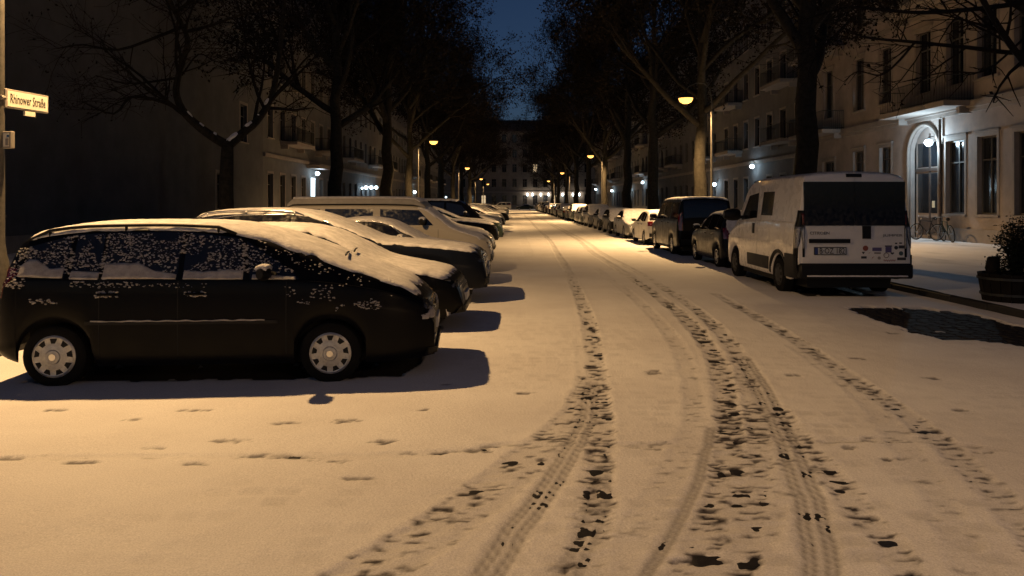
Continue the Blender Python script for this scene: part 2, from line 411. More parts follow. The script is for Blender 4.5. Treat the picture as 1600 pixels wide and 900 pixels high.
# the road stayed bare under cars that were parked before the snow fell
UNDER = [(-4.75, -1.05, 7.30 + 2.72 * k, 8.72 + 2.72 * k) for k in range(0, 9)] + [(5.55, 7.05, 13.9, 18.2), (5.75, 6.95, 19.9, 23.0), (5.65, 7.05, 24.6, 28.9), (5.7, 7.0, 30.6, 34.2)]
xq = XX + nx_ * .45; yq = YY + ny_ * .45
for k_, (ax, bx_, ay, by) in enumerate(UNDER):
    sh_ = .065 * (XX + 2.9) if k_ == 0 else 0.
    bare |= (xq > ax) & (xq < bx_) & (yq > ay + sh_) & (yq < by + sh_)
rim = vnoise(XX * 8, YY * 8, 61)
Z = np.where(bare, np.where(rim > .94, .004, -.034), Z)
pack = np.where(bare, .5, pack)
pack = np.where(bare, pack, pack * (1 - .72 * np.clip((YY - 9) / 9, 0, 1)))
# far away the pressed lanes read as darker bands
pack = np.maximum(pack, np.clip((YY - 14) / 10, 0, 1) * press * (.10 + .22 * fnoise(XX * 3, YY * .6, 71)))
# thin patch of slush along the far end of the lane is left clean
s = MB(); s.v = np.stack([XX, YY, Z], -1).reshape(-1, 3).tolist()
ny, nx = XX.shape
idx = np.arange(ny * nx).reshape(ny, nx)
F = np.stack([idx[:-1, :-1], idx[:-1, 1:], idx[1:, 1:], idx[1:, :-1]], -1).reshape(-1, 4)
me = bpy.data.meshes.new('road_snow'); me.from_pydata(s.v, [], F.tolist()); me.materials.append(M_SNOWG)
at = me.attributes.new('pack', 'FLOAT', 'POINT'); at.data.foreach_set('value', np.clip(pack, 0, 1).astype(np.float32).ravel())
me.polygons.foreach_set('use_smooth', [True] * len(me.polygons)); me.update()
snow = link('road_snow', me); struct(snow, 'thin snow on the road, pressed by wheel tracks')
def sheet(name, x0, x1, y0, y1, z, nx, ny, parent=None, amp=.03):
    X, Y = np.meshgrid(np.linspace(x0, x1, nx), np.linspace(y0, y1, ny))
    Zs = z + (fnoise(X * .8, Y * .8, 91) - .5) * amp + (fnoise(X * 4, Y * 4, 92) - .5) * amp * .5
    b = MB().grid(np.stack([X, Y, Zs], -1), flip=True)
    me = b.mesh(name, M_SNOWG, smooth=True); at = me.attributes.new('pack', 'FLOAT', 'POINT')
    pk = np.clip((fnoise(X * 1.1, Y * .5, 93) - .55) * 1.6, 0, .35)
    at.data.foreach_set('value', pk.astype(np.float32).ravel())
    return link(name, me, parent)
struct(sheet('foreground_snow', -14, 14, -8, 1.62, .028, 60, 30), 'snow on the street crossing behind the camera')

# ---- setts showing through the tracks
rng = random.Random(4)
def sett_verts(w, d, h, j):
    v = []
    for z, k in ((-.045, 1.), (h - .008, .98), (h - .002, .92), (h, .6)):
        for a, (c, s_) in enumerate(((1, .74), (.8, 1), (-.8, 1), (-1, .74), (-1, -.74), (-.8, -1), (.8, -1), (1, -.74))):
            v.append((c * w / 2 * k * (1 + j * math.sin(3 * a)), s_ * d / 2 * k * (1 - j * math.cos(2 * a)), z))
    v.append((0, 0, h + .001))
    f = [(r*8+a, r*8+(a+1) % 8, r*8+8+(a+1) % 8, r*8+8+a) for r in range(3) for a in range(8)] + [(24+a, 24+(a+1) % 8, 32) for a in range(8)]
    return v, f
SETT_ME = []
for k in range(5):
    v, f = sett_verts(SCOL - .022 - .008 * (k % 3), SROW - .020 - .006 * (k % 2), .004, .03 * (k - 2))
    b = MB(); b.add(v, f); SETT_ME.append(b.mesh('sett', M_SETT, smooth=True, angle=50))
cells = []
rr, cc = np.meshgrid(np.arange(int(2.4 / SROW), int(17 / SROW)), np.arange(int(-5.6 / SCOL), int(7.6 / SCOL)), indexing='ij')
off = np.modf(np.abs(np.sin(rr * 12.9898) * 43758.5453))[0] * SCOL
CX = (cc + .5) * SCOL - off; CY = (rr + .5) * SROW
pm = np.max([track_field(CX + dx, CY)[0] for dx in (-.06, 0, .06)], axis=0)
bm_ = in_poly(CX, CY, PATCH)
vis = (np.abs(CX) < CY * .72 + .2) & ((pm > .32) | bm_)
cells = sorted([(float(CY[i]), float(CX[i]), bool(bm_[i])) for i in zip(*np.where(vis))])
print('setts', len(cells))
single = [c for c in cells if not c[2]][:300]; sset = set(single)
for y, x, p in single:
    o = link('sett', rng.choice(SETT_ME), road)
    o.location = (x, y, rng.uniform(-.005, .004)); o.rotation_euler = (rng.uniform(-.02, .02), rng.uniform(-.02, .02), rng.uniform(-.05, .05))
b = MB()
for y, x, p in cells:
    if (y, x, p) in sset: continue
    v, f = sett_verts(SCOL - .022 - .01 * rng.random(), SROW - .02 - .008 * rng.random(), .004, .03 * rng.uniform(-1, 1))
    dz = rng.uniform(-.005, .004) - (.004 if p else 0)
    b.add([(a + x, c + y, e + dz) for a, c, e in v], f)
tag(b.build('setts', M_SETT, road, smooth=True, angle=50), 'wet dark granite setts showing through the snow', kind='stuff')

# ---- pavements
b = MB(); b.box((ROAD_R + .16, 4, -.05), (FAC_R, 178, .118)); pav_r = struct(b.build('sidewalk_right', M_KERB), 'wide snowy pavement on the right')
sheet('snow', ROAD_R + .05, FAC_R, 5, 60, .142, 90, 300, pav_r); sheet('snow', ROAD_R + .05, FAC_R, 60, 178, .142, 20, 120, pav_r)
b = MB(); b.box((FAC_L, 2, -.05), (ROAD_L - .16, 178, .118)); pav_l = struct(b.build('sidewalk_left', M_KERB), 'snowy pavement on the left behind the parked cars')
sheet('snow', FAC_L, ROAD_L - .05, 2, 60, .142, 50, 120, pav_l); sheet('snow', FAC_L, ROAD_L - .05, 60, 178, .142, 12, 60, pav_l)
ks = MB().box((0, -.492, -.05), (.155, .492, .124), bev=.014).mesh('kerb_stone', M_KERB)
for k in range(28):
    o = link('kerb_stone', ks, pav_r); o.location = (ROAD_R, 5.5 + k, rng.uniform(-.006, .006)); o.rotation_euler[2] = rng.uniform(-.006, .006)
b = MB(); b.box((ROAD_R, 33, -.05), (ROAD_R + .158, 178, .122)); b.build('kerb', M_KERB, pav_r)
b = MB(); b.box((ROAD_L - .158, 2, -.05), (ROAD_L, 178, .122)); b.build('kerb', M_KERB, pav_l)
b = MB(); b.add([(-120, 178, 0), (120, 178, 0), (120, 198, 0), (-120, 198, 0)], [(0, 1, 2, 3)])
struct(b.build('cross_street', M_SNOWG), 'snowy street crossing at the far end')
# ------------------------------------------------------------------ vehicles
def pchip(xp, yp, x):
    xp = np.array(xp, float); yp = np.array(yp, float); x = np.asarray(x, float)
    h = np.diff(xp); d = np.diff(yp) / h; m = np.zeros(len(xp)); m[0] = d[0]; m[-1] = d[-1]
    for i in range(1, len(xp) - 1):
        if d[i-1] * d[i] > 0:
            w1 = 2*h[i] + h[i-1]; w2 = h[i] + 2*h[i-1]; m[i] = (w1 + w2) / (w1 / d[i-1] + w2 / d[i])
    k = np.clip(np.searchsorted(xp, x) - 1, 0, len(h) - 1); t = (x - xp[k]) / h[k]; t = np.clip(t, 0, 1)
    return ((1+2*t)*(1-t)**2)*yp[k] + t*(1-t)**2*h[k]*m[k] + t*t*(3-2*t)*yp[k+1] + t*t*(t-1)*h[k]*m[k+1]

class Body:
    """Car body as a loft. u = metres back from the nose; local x = L/2 - u, y to the side, z up."""
    def __init__(s, L, W, top, belt, sill=.20, fo=.9, wb=2.6, wr=.31, tumble=.30, crown=.035, arch=.37, wnose=.80, wtail=.88, rn=.55, rt=.35, nose_z=(.30, .42), tail_z=(.32,)):
        s.L, s.W, s.hw, s.top_p, s.belt_p = L, W, W / 2, top, belt
        s.sill, s.fo, s.wb, s.wr, s.tumble, s.crown, s.arch = sill, fo, wb, wr, tumble, crown, arch
        s.wnose, s.wtail, s.rn, s.rt = wnose, wtail, rn, rt
        s.axles = (fo, fo + wb); s.nose_b = nose_z[0]; s.tail_b = tail_z[0]
        us = list(np.linspace(0, .12, 7)) + list(np.linspace(.12, L - .35, 70)) + list(np.linspace(L - .35, L, 22))
        for a in s.axles: us += list(a + arch * np.array([-1.0, -.985, -.94, -.85, -.7, -.5, -.25, 0, .25, .5, .7, .85, .94, .985, 1.0]))
        for u, z in top: us.append(u)
        s.us = np.unique(np.clip(np.round(us, 4), 0, L))
        s.prof = np.array([s.section(u) for u in s.us])          # (n, m, 2) from sill up to centre line
    def top(s, u): return pchip(*zip(*s.top_p), u)
    def belt(s, u): return np.minimum(pchip(*zip(*s.belt_p), u), s.top(u) - .02)
    def halfw(s, u):
        u = np.asarray(u, float)
        a = np.clip(1 - u / s.rn, 0, 1); b = np.clip(1 - (s.L - u) / s.rt, 0, 1)
        return s.hw * (1 - (1 - s.wnose) * a ** 2.4) * (1 - (1 - s.wtail) * b ** 2.6)
    def bottom(s, u):
        z = s.sill
        z = z + (s.nose_b - s.sill) * np.clip(1 - u / .5, 0, 1) ** 2 + (s.tail_b - s.sill) * np.clip(1 - (s.L - u) / .5, 0, 1) ** 1.5
        for a in s.axles:
            d = abs(u - a)
            if d < s.arch: z = max(z, s.wr + math.sqrt(s.arch ** 2 - d * d) * .97)
        return z
    def section(s, u):
        zt = float(s.top(u)); zs = float(s.belt(u)); w = float(s.halfw(u)); zb = min(float(s.bottom(u)), zs - .05)
        gh = max(zt - zs, .02); c = s.crown * min(1, .4 + gh); ws = w - .035; wt = ws - s.tumble * gh - .02
        e = min(1, gh / .35); hgt = zs - zb
        K = np.array([(w - .05 * min(1, hgt / .4), zb), (w - .012, zb + min(.07, .2 * hgt)), (w, zb + .45 * hgt), (w - .006, zb + .8 * hgt), (w - .018, zs - .02 * min(1, hgt)), (ws, zs),
                      (ws - .5 * (ws - wt), zs + .5 * (gh - c - .05 * e)), (wt, zt - c - .05 * e), (wt - .035 * e - .03, zt - c - .012 * e), (wt * .62, zt - c * .35), (0, zt)])
        out = []
        for i in range(len(K) - 1):
            a = K[max(i-1, 0)] if i not in (5, 7) else 2*K[i] - K[i+1]; b, cc = K[i], K[i+1]
            d = K[min(i+2, len(K)-1)] if i + 1 not in (5, 7) else 2*K[i+1] - K[i]
            if i == len(K) - 2: d = np.array([-K[-2][0], K[-2][1]])
            for t in (0, 1/3, 2/3):
                out.append(.5 * (2*b + (cc-a)*t + (2*a-5*b+4*cc-d)*t*t + (3*b-a-3*cc+d)*t**3))
        out.append(K[-1]); P = np.array(out); P[:, 0] = np.maximum(P[:, 0], 0)
        return P
    I_BELT = 15; I_ROOF = 21
    def at(s, u):
        i = int(np.clip(np.searchsorted(s.us, u) - 1, 0, len(s.us) - 2)); t = (u - s.us[i]) / (s.us[i+1] - s.us[i]); t = min(max(t, 0), 1)
        return s.prof[i] * (1 - t) + s.prof[i+1] * t
    def side_y(s, u, z):
        P = s.at(u); k = int(np.argmax(P[:, 1])) + 1
        return float(np.interp(z, P[:k, 1], P[:k, 0]))
    def top_z(s, u, y):
        P = s.at(u)[s.I_BELT:]; return float(np.interp(abs(y), P[::-1, 0], P[::-1, 1]))
    def end_u(s, y, z, front=True):
        us = s.us[s.us < .8] if front else s.us[s.us > s.L - .9][::-1]
        for k, u in enumerate(us):
            if float(s.top_z(u, y)) >= z and s.side_y(u, z) >= abs(y) and z >= s.bottom(u) - .15: return float(u)
        return float(us[-1])
    def X(s, u): return s.L / 2 - u
    def body_mesh(s, name, m):
        n, k = s.prof.shape[:2]; P = np.zeros((n, 2 * k - 1, 3))
        P[:, :, 0] = (s.L / 2 - s.us)[:, None]
        P[:, :k, 1] = -s.prof[:, :, 0]; P[:, :k, 2] = s.prof[:, :, 1]
        P[:, k:, 1] = s.prof[:, -2::-1, 0]; P[:, k:, 2] = s.prof[:, -2::-1, 1]
        b = MB().grid(P)
        m2 = 2 * k - 1
        b.f.append(tuple(range(m2))); b.mi.append(0); b.f.append(tuple(reversed(range((n-1)*m2, n*m2)))); b.mi.append(0)
        return b.mesh(name, m, smooth=True, angle=38)
    # ---- panels lying on the body
    def side_panel(s, mb, sgn, bot, top, n=14, m=6, off=.005, mi=0):
        """bot/top: polylines [(u,z)]; the panel is ruled between them"""
        def res(pl):
            pl = np.array(pl, float); d = np.r_[0, np.cumsum(np.hypot(*np.diff(pl, axis=0).T))]; t = np.linspace(0, d[-1], n)
            return np.stack([np.interp(t, d, pl[:, 0]), np.interp(t, d, pl[:, 1])], -1)
        A, B = res(bot), res(top); P = np.zeros((n, m, 3))
        for i in range(n):
            for j in range(m):
                u, z = A[i] + (B[i] - A[i]) * j / (m - 1); P[i, j] = (s.X(u), sgn * s.side_y(u, z), z)
        return skinned(mb, P, off, hint=(0, sgn, .1), mi=mi)
    def end_panel(s, mb, y0, y1, z0, z1, front=True, n=8, m=6, off=.008, mi=0, flat=None):
        """z0, z1 numbers or pairs (at y0, at y1)"""
        z0 = z0 if isinstance(z0, tuple) else (z0, z0); z1 = z1 if isinstance(z1, tuple) else (z1, z1)
        P = np.zeros((n, m, 3))
        for i in range(n):
            t = i / (n - 1); y = y0 + (y1 - y0) * t
            for j in range(m):
                q = j / (m - 1); z = (z0[0] + (z0[1]-z0[0])*t) * (1-q) + (z1[0] + (z1[1]-z1[0])*t) * q
                P[i, j] = (s.X(s.end_u(y, z, front)), y, z)
        if flat is not None: P[:, :, 0] = P[:, :, 0].max() + flat if front else P[:, :, 0].min() - flat
        return skinned(mb, P, off, back=.03, hint=(1 if front else -1, 0, 0), mi=mi)
    def top_panel(s, mb, u0, u1, k0, k1, off=.005, n=14, m=13, mi=0):
        P = np.zeros((n, m, 3))
        for i in range(n):
            u = u0 + (u1 - u0) * i / (n - 1); kk = k0 + (k1 - k0) * i / (n - 1)
            w = float(s.at(u)[s.I_ROOF, 0]) * kk
            for j in range(m):
                y = -w + 2 * w * j / (m - 1); P[i, j] = (s.X(u), y, s.top_z(u, y))
        return skinned(mb, P, off, hint=(0, 0, 1), mi=mi)
    def snow_mesh(s, name, u0, u1, t=.030, seed=0, holes=(), n=None, edge=1.0, slope=1.15, rough=.06, m=M_SNOW):
        n = n or max(12, int((u1 - u0) / .045)); mm = 41; P = np.zeros((n, mm, 3)); T = np.zeros((n, mm))
        for i in range(n):
            f = i / (n - 1); u = u0 + (u1 - u0) * f
            S = s.at(u)[::-1]                                   # centre -> out
            lim = len(S) - 1
            for k in range(1, len(S)):
                if S[k-1, 1] - S[k, 1] > slope * (S[k, 0] - S[k-1, 0]) and S[k, 0] > .25 * s.hw: lim = k - 1; break
            d = np.r_[0, np.cumsum(np.hypot(*np.diff(S[:lim + 1], axis=0).T))]
            for j in range(mm):
                q = j / (mm - 1) * 2 - 1
                e = 1 + (float(vnoise(u * 7, np.sign(q) * 3 + 5, seed)) - .5) * rough * 2 + (float(vnoise(u * 23, np.sign(q) * 3 + 9, seed)) - .5) * rough
                a = min(abs(q) * d[-1] * e * edge, d[-1] * 1.0 if e > 1 else 9)
                du = 0
                if i in (0, 1, n-2, n-1):
                    du = (float(vnoise(q * 6 + 3, i // 2 * 5.0, seed + 3)) - .5) * .10 + (float(vnoise(q * 21 + 3, i // 2 * 5.0, seed + 3)) - .5) * .04
                uu = min(max(u + du, .0), s.L)
                S2 = s.at(uu)[::-1] if du else S
                y = float(np.interp(a, d, S[:lim + 1, 0])); z = float(np.interp(y, S2[:, 0], S2[:, 1])) if du else float(np.interp(a, d, S[:lim + 1, 1]))
                P[i, j] = (s.X(uu), math.copysign(y, q), z)
                ed = min(1, (1 - abs(q)) * d[-1] / .07 + .12, (f * (u1 - u0)) / .07 + .12, ((1 - f) * (u1 - u0)) / .07 + .12)
                T[i, j] = t * ed * (.65 + .7 * float(fnoise(u * 2.2 + 5, y * 2.2 + 3, seed + 7, 3))) + .007 * (float(vnoise(u * 16, y * 16, seed)) - .5) * ed + .004 * (float(vnoise(u * 33, y * 27, seed + 1)) - .5) * ed
                for (hu, hy, ru, ry) in holes:
                    h = ((u - hu) / ru) ** 2 + ((y * (1 if q > 0 else -1) - hy) / ry) ** 2
                    if h < 1: T[i, j] = -.01
        return skinned(MB(), P, T, back=.006, hint=(0, 0, 1)).mesh(name, m, smooth=True)

def wheel_meshes(r, w, rim, style, hub=None):
    t = MB(); h = w / 2
    t.lathe([(rim, -h * .8), (rim + .02, -h), (r - .035, -h), (r - .008, -h * .82), (r, -h * .5), (r, h * .5), (r - .008, h * .82), (r - .035, h), (rim + .02, h), (rim, h * .8)], 30, 'y')
    tyre = t.mesh('wheel', M_TYRE, smooth=True, angle=40)
    c = MB()          # outer face toward -y
    if style == 'cap':
        prof = [(rim + .004, -h * .70), (rim + .006, -h * .93), (rim - .012, -h * 1.02), (rim - .02, -h * .99), (rim * .55, -h * 1.10), (rim * .36, -h * 1.12), (rim * .32, -h * 1.20), (rim * .18, -h * 1.22), (0.001, -h * 1.22)]
        c.lathe(prof, 40, 'y')
        for k in range(9):
            a = 2 * math.pi * k / 9 + .17; q = []
            for rr_, da in ((rim * .90, .19), (rim * .66, .13)):
                for sg in ((-1, 1) if rr_ > rim * .8 else (1, -1)):
                    q.append((rr_ * math.cos(a + sg * da), -h * (1.035 if rr_ > rim * .8 else 1.095), rr_ * math.sin(a + sg * da)))
            c.prism(q, (0, 0, 0), (0, .012, 0), 1)
        c.lathe([(rim * .17, -h * 1.22), (rim * .16, -h * 1.27), (.001, -h * 1.27)], 20, 'y', mi=2)
    else:
        c.lathe([(rim + .004, -h * .70), (rim + .004, -h * .9), (rim - .015, -h * .88), (rim - .03, -h * .45), (.001, -h * .40)], 30, 'y', mi=1)
        ns = 5 if style == 'five' else 10
        for k in range(ns):
            a = 2 * math.pi * k / ns; ca, sa = math.cos(a), math.sin(a); ww = rim * (.17 if ns == 5 else .09)
            q = [(ca * .03 - sa * ww, -h * .95, sa * .03 + ca * ww), (ca * .03 + sa * ww, -h * .95, sa * .03 - ca * ww),
                 (ca * (rim - .01) + sa * ww * .8, -h * .84, sa * (rim - .01) - ca * ww * .8), (ca * (rim - .01) - sa * ww * .8, -h * .84, sa * (rim - .01) + ca * ww * .8)]
            c.prism(q, (0, 0, 0), (0, .025, 0))
        c.lathe([(rim * .26, -h * .80), (rim * .24, -h * .98), (.001, -h * 1.0)], 16, 'y')
        c.lathe([(rim + .003, -h * .72), (rim + .005, -h * .92), (rim - .014, -h * .92), (rim - .016, -h * .75)], 30, 'y')
    return tyre, c.mesh('hubcap', [hub or M_HUB, M_HOLE, hub or M_CHROME], smooth=True, angle=35)

def mirror_mesh(side, m_body, snow=True):
    b = MB(); prof = [(.0, .001), (.035, .03), (.085, .055), (.095, .09), (.07, .12)]
    P = []
    n = 12
    for i, (d, x) in enumerate([(0, .72), (.03, .95), (.09, 1.0), (.15, .92), (.20, .6)]):
        ring = []
        for k in range(n):
            t = 2 * math.pi * k / n
            ring.append((math.cos(t) * .055 * x - .02 * (d / .2), side * (.06 + d), .07 + math.sin(t) * .075 * x))
        P.append(ring)
    vs = [p for r_ in P for p in r_]; fs = [(i*n+k, i*n+(k+1) % n, (i+1)*n+(k+1) % n, (i+1)*n+k) for i in range(4) for k in range(n)]
    fs += [tuple(range(n)), tuple(range(4*n, 5*n))]
    b.add(vs, fs)
    b.box((-.03, min(0, side * .09), .02), (.03, max(0, side * .09), .06))
    return b.mesh('mirror', m_body, smooth=True, angle=50)

def add_wheels(root, B, style, rim, w=.20, hub=None):
    ty, hc = wheel_meshes(B.wr, w, rim, style, hub)
    for a in B.axles:
        for sg in (-1, 1):
            o = link('wheel', ty, root); o.location = (B.X(a), sg * (B.hw - w / 2 - .012), B.wr)
            if sg > 0: o.rotation_euler[2] = math.pi
            c = link('hubcap', hc, o)
    # dark underbody and arch liners
    b = MB(); b.box((-B.L / 2 + .25, -B.hw + .27, .17), (B.L / 2 - .25, B.hw - .27, .62))
    b.box((B.X(B.axles[1] - B.arch - .02), -B.hw + .10, .19), (B.X(B.axles[0] + B.arch + .02), B.hw - .10, .5))
    b.build('underbody', M_HOLE, root)

def paint_part(o, m):
    o.data.materials.clear() if False else None
    o.material_slots[0].link = 'OBJECT'; o.material_slots[0].material = m

def strip(B, mb, sgn, u0, u1, z, w=.006, off=.006, n=20, mi=0):
    return B.side_panel(mb, sgn, [(u0, z - w), (u1, z - w)], [(u0, z + w), (u1, z + w)], n=n, m=3, off=off, mi=mi)

def make_car(kind, name, spec):
    """spec: B, windows (list of (bot, top) polylines), windshield, rear, lights... returns root empty with parts; front toward +x"""
    B = spec['B']; root = thing(name, 'car', 'car')
    body = link('body', B.body_mesh('body', spec['paint']), root); paint_part(body, spec['paint'])
    for sg in (-1, 1):
        for bot, top in spec['windows']:
            b = MB(); B.side_panel(b, sg, bot, top, n=16, m=6, off=.004); b.build('side_window', M_GLASS, root, smooth=True, angle=40)
        if spec.get('trim'):
            b = MB()
            tl = spec['trim']; pts = [(B.X(u), sg * (B.side_y(u, z) + .006), z) for u, z in tl]
            b.tube(pts, .011, 5); b.build('window_trim', M_CHROME, root, smooth=True)
        if spec.get('rail'):
            u0, u1 = spec['rail']; us = np.linspace(u0, u1, 12)
            pts = []
            for k, u in enumerate(us):
                S = B.at(u)[B.I_ROOF]; pts.append((B.X(u), sg * (S[0] - .01), S[1] + (.055 if 0 < k < 11 else .01)))
            b = MB(); b.tube(pts, .016, 6)
            for k in (1, 6, 10): b.tube([pts[k], (pts[k][0], pts[k][1], pts[k][2] - .06)], .014, 6)
            b.build('roof_rail', spec.get('rail_mat', M_BLACKP), root, smooth=True)
        for u in spec.get('seams', []):
            b = MB(); zt = B.belt(u) - .01
            B.side_panel(b, sg, [(u - .004, B.sill + .10), (u + .004, B.sill + .10)], [(u - .004, zt), (u + .004, zt)], n=2, m=14, off=.0015)
            b.build('door_seam', M_HOLE, root)
        for u, z in spec.get('handles', []):
            b = MB(); y = B.side_y(u, z)
            b.tube([(B.X(u) - .09, sg * (y - .01), z), (B.X(u) - .07, sg * (y + .028), z + .004), (B.X(u) + .06, sg * (y + .028), z + .004), (B.X(u) + .09, sg * (y - .01), z)], .013, 6)
            b.build('door_handle', spec.get('handle_mat', spec['paint']), root, smooth=True)
        if spec.get('mirror'):
            u, z = spec['mirror']; o = link('mirror', mirror_mesh(sg, M_BLACKP), root)
            o.location = (B.X(u), sg * (B.side_y(u, z) - .02), z)
            if spec.get('mirror_scale'): o.scale = (spec['mirror_scale'],) * 3
            if spec.get('mirror_snow', True):
                P = np.zeros((7, 7, 3))
                for i in range(7):
                    for j in range(7):
                        a, c = i / 3 - 1, j / 6; P[i, j] = (a * .05 - .01 * c, sg * (.07 + c * .17), .125 + .016 * (1 - a * a) - .02 * (2 * c - 1) ** 4)
                skinned(MB(), P, .018, back=.01, hint=(0, 0, 1)).build('snow', M_SNOW, o, smooth=True)
        for y0, y1, z0, z1 in spec.get('headlights', []):
            b = MB(); B.end_panel(b, sg * y0, sg * y1, z0, z1, True, n=9, m=6, off=.010); b.build('headlight', M_HEAD, root, smooth=True, angle=40)
        for y0, y1, z0, z1 in spec.get('taillights', []):
            b = MB(); B.end_panel(b, sg * y0, sg * y1, z0, z1, False, n=6, m=8, off=.012); b.build('tail_light', spec.get('tail_mat', M_RED), root, smooth=True, angle=40)
    if spec.get('windshield'):
        b = MB(); B.top_panel(b, *spec['windshield']); b.build('windshield', M_GLASS, root, smooth=True, angle=40)
    if spec.get('rear_glass'):
        b = MB(); B.top_panel(b, *spec['rear_glass']); b.build('rear_window', M_GLASS, root, smooth=True, angle=40)
    for y1, z0, z1, nb in spec.get('grille', []):
        b = MB(); B.end_panel(b, -y1, y1, z0, z1, True, n=12, m=4, off=.006); gr = b.build('grille', M_BLACKP, root, smooth=True, angle=40)
        for k in range(nb):
            z = z0 + (z1 - z0) * (k + .5) / nb; b = MB(); B.end_panel(b, -y1 * .96, y1 * .96, z - .008, z + .008, True, n=12, m=3, off=.016)
            b.build('grille_bar', M_CHROME, gr, smooth=True, angle=40)
    for z0, z1 in spec.get('front_bumper', []):
        b = MB(); B.end_panel(b, -B.hw * .78, B.hw * .78, z0, z1, True, n=16, m=4, off=.03); b.build('bumper', spec.get('bumper_mat', M_BLACKP), root, smooth=True, angle=40)
    for z0, z1 in spec.get('rear_bumper', []):
        b = MB(); B.end_panel(b, -B.hw * .86, B.hw * .86, z0, z1, False, n=16, m=4, off=.03); b.build('bumper', spec.get('bumper_mat', M_BLACKP), root, smooth=True, angle=40)
    if spec.get('plate_f'):
        z = spec['plate_f']; b = MB(); B.end_panel(b, -.26, .26, z - .055, z + .055, True, n=4, m=3, off=.012, flat=.012); b.build('number_plate', M_PLATE, root)
    if spec.get('plate_r'):
        z = spec['plate_r']; b = MB(); B.end_panel(b, -.26, .26, z - .055, z + .055, False, n=4, m=3, off=.006, flat=.012); b.build('number_plate', M_PLATE, root)
    add_wheels(root, B, spec.get('wheel', 'five'), spec.get('rim', B.wr * .66), spec.get('tyre_w', .20), spec.get('hub'))
    for k, sn in enumerate(spec.get('snow', [])):
        link('snow', B.snow_mesh('snow', sn[0], sn[1], t=sn[2], seed=spec.get('seed', 1) + k, **(sn[3] if len(sn) > 3 else {})), root)
    return root, B

def clumps(B, mb, sg, n, ur, zr, size, rng, drop=None):
    """small lumps of snow clinging to an upright panel"""
    for _ in range(n):
        u = rng.uniform(*ur); z = rng.uniform(*zr)
        if drop and not drop(u, z): continue
        y = B.side_y(u, z) + .004; r_ = size * rng.uniform(.4, 1.15); a = rng.uniform(1.2, 2.4)
        v = []
        for k in range(6):
            t = k * math.pi / 3 + rng.uniform(-.3, .3); q = rng.uniform(.7, 1.2)
            v.append((B.X(u) + math.cos(t) * r_ * a * q, sg * (y - .004), z + math.sin(t) * r_ * q))
        v.append((B.X(u), sg * (y + r_ * .8), z + r_ * .1))
        f = [(k, (k + 1) % 6, 6) if sg < 0 else ((k + 1) % 6, k, 6) for k in range(6)]
        mb.add(v, f)
def drift(B, mb, sg, pts, n=50, seed=0, t=.012):
    """snow lying along the foot of a window: pts [(u, z_bottom, height)]"""
    U = [p[0] for p in pts]; P = np.zeros((n, 7, 3)); o = sorted(range(len(U)), key=lambda k: U[k]); us = np.linspace(min(U), max(U), n)
    zb = np.interp(us, [U[k] for k in o], [pts[k][1] for k in o]); hh = np.interp(us, [U[k] for k in o], [pts[k][2] for k in o])
    for i, u in enumerate(us):
        h = hh[i] * (.82 + .36 * float(fnoise(u * 9, 3, seed, 3)))
        for j in range(7):
            z = zb[i] + h * j / 6; P[i, j] = (B.X(u), sg * (B.side_y(u, z) + .004), z)
    T = np.tile(np.array([1.6, 1.4, 1.1, .9, .7, .5, .25]) * t, (n, 1)) * (.8 + .4 * np.array([[float(vnoise(u * 30, j, seed)) for j in range(7)] for u in us]))
    return skinned(mb, P, T, back=.004, hint=(0, sg, 0))
# ---- specifications (u back from the nose, z up)
P_BLACK = paint('black', (.0022, .0022, .0032), coat=.05); P_NAVY = paint('navy', (.006, .008, .014)); P_GREY = paint('grey', (.05, .05, .054), .4)
P_SILV = paint('silver', (.20, .20, .20), .6, .3); P_WHITE = paint('white', (.42, .41, .39), 0, .28); P_CREAM = paint('cream', (.50, .45, .36), 0, .35)
P_RED = paint('dark_red', (.06, .008, .008)); P_GREEN = paint('dark_green', (.010, .022, .016)); P_VAN = paint('van_white', (.70, .67, .64), 0, .12, .5)

B_MPV = Body(4.2, 1.74, [(0,.60),(.03,.69),(.10,.79),(.25,.91),(.55,1.03),(.80,1.12),(1.34,1.34),(1.85,1.50),(2.15,1.55),(2.7,1.57),(3.3,1.56),(3.75,1.51),(3.98,1.43),(4.08,1.22),(4.15,.9),(4.2,.55)],
             [(0,.55),(.10,.72),(.3,.84),(.6,.92),(1.2,1.0),(2.5,1.02),(3.9,1.04),(4.1,.95),(4.2,.5)], fo=1.0, wb=2.59, wr=.298, arch=.345, wnose=.74, rn=.70, wtail=.85, rt=.4, nose_z=(.23, .4))
S_MPV = dict(B=B_MPV, paint=P_BLACK, seed=11,
    windows=[([(3.92,1.06),(3.50,1.035)],[(3.86,1.34),(3.50,1.445)]), ([(3.45,1.035),(3.19,1.03)],[(3.45,1.45),(3.19,1.465)]),
             ([(3.155,1.03),(2.46,1.025)],[(3.155,1.467),(2.46,1.475)]), ([(2.41,1.025),(1.82,1.02)],[(2.41,1.475),(1.90,1.41)]), ([(1.77,1.02),(1.30,1.015)],[(1.84,1.385),(1.38,1.09)])],
    windshield=(.90, 1.98, .93, .93), rear_glass=(3.99, 4.10, .86, .9), rail=(1.95, 3.9), seams=[2.44, 3.17, 1.42], handles=[(3.10,.885),(2.28,.885)], mirror=(1.60,1.02),
    headlights=[(.42,.72,(.66,.70),(.76,.84))], taillights=[(.60,.80,(.85,.85),(1.15,1.12))], grille=[(.36,.645,.745,3)], front_bumper=[(.25,.31)], plate_f=.50, plate_r=.7, wheel='cap', rim=.196,
    snow=[(.20, 3.93, .019, dict(rough=.05))])
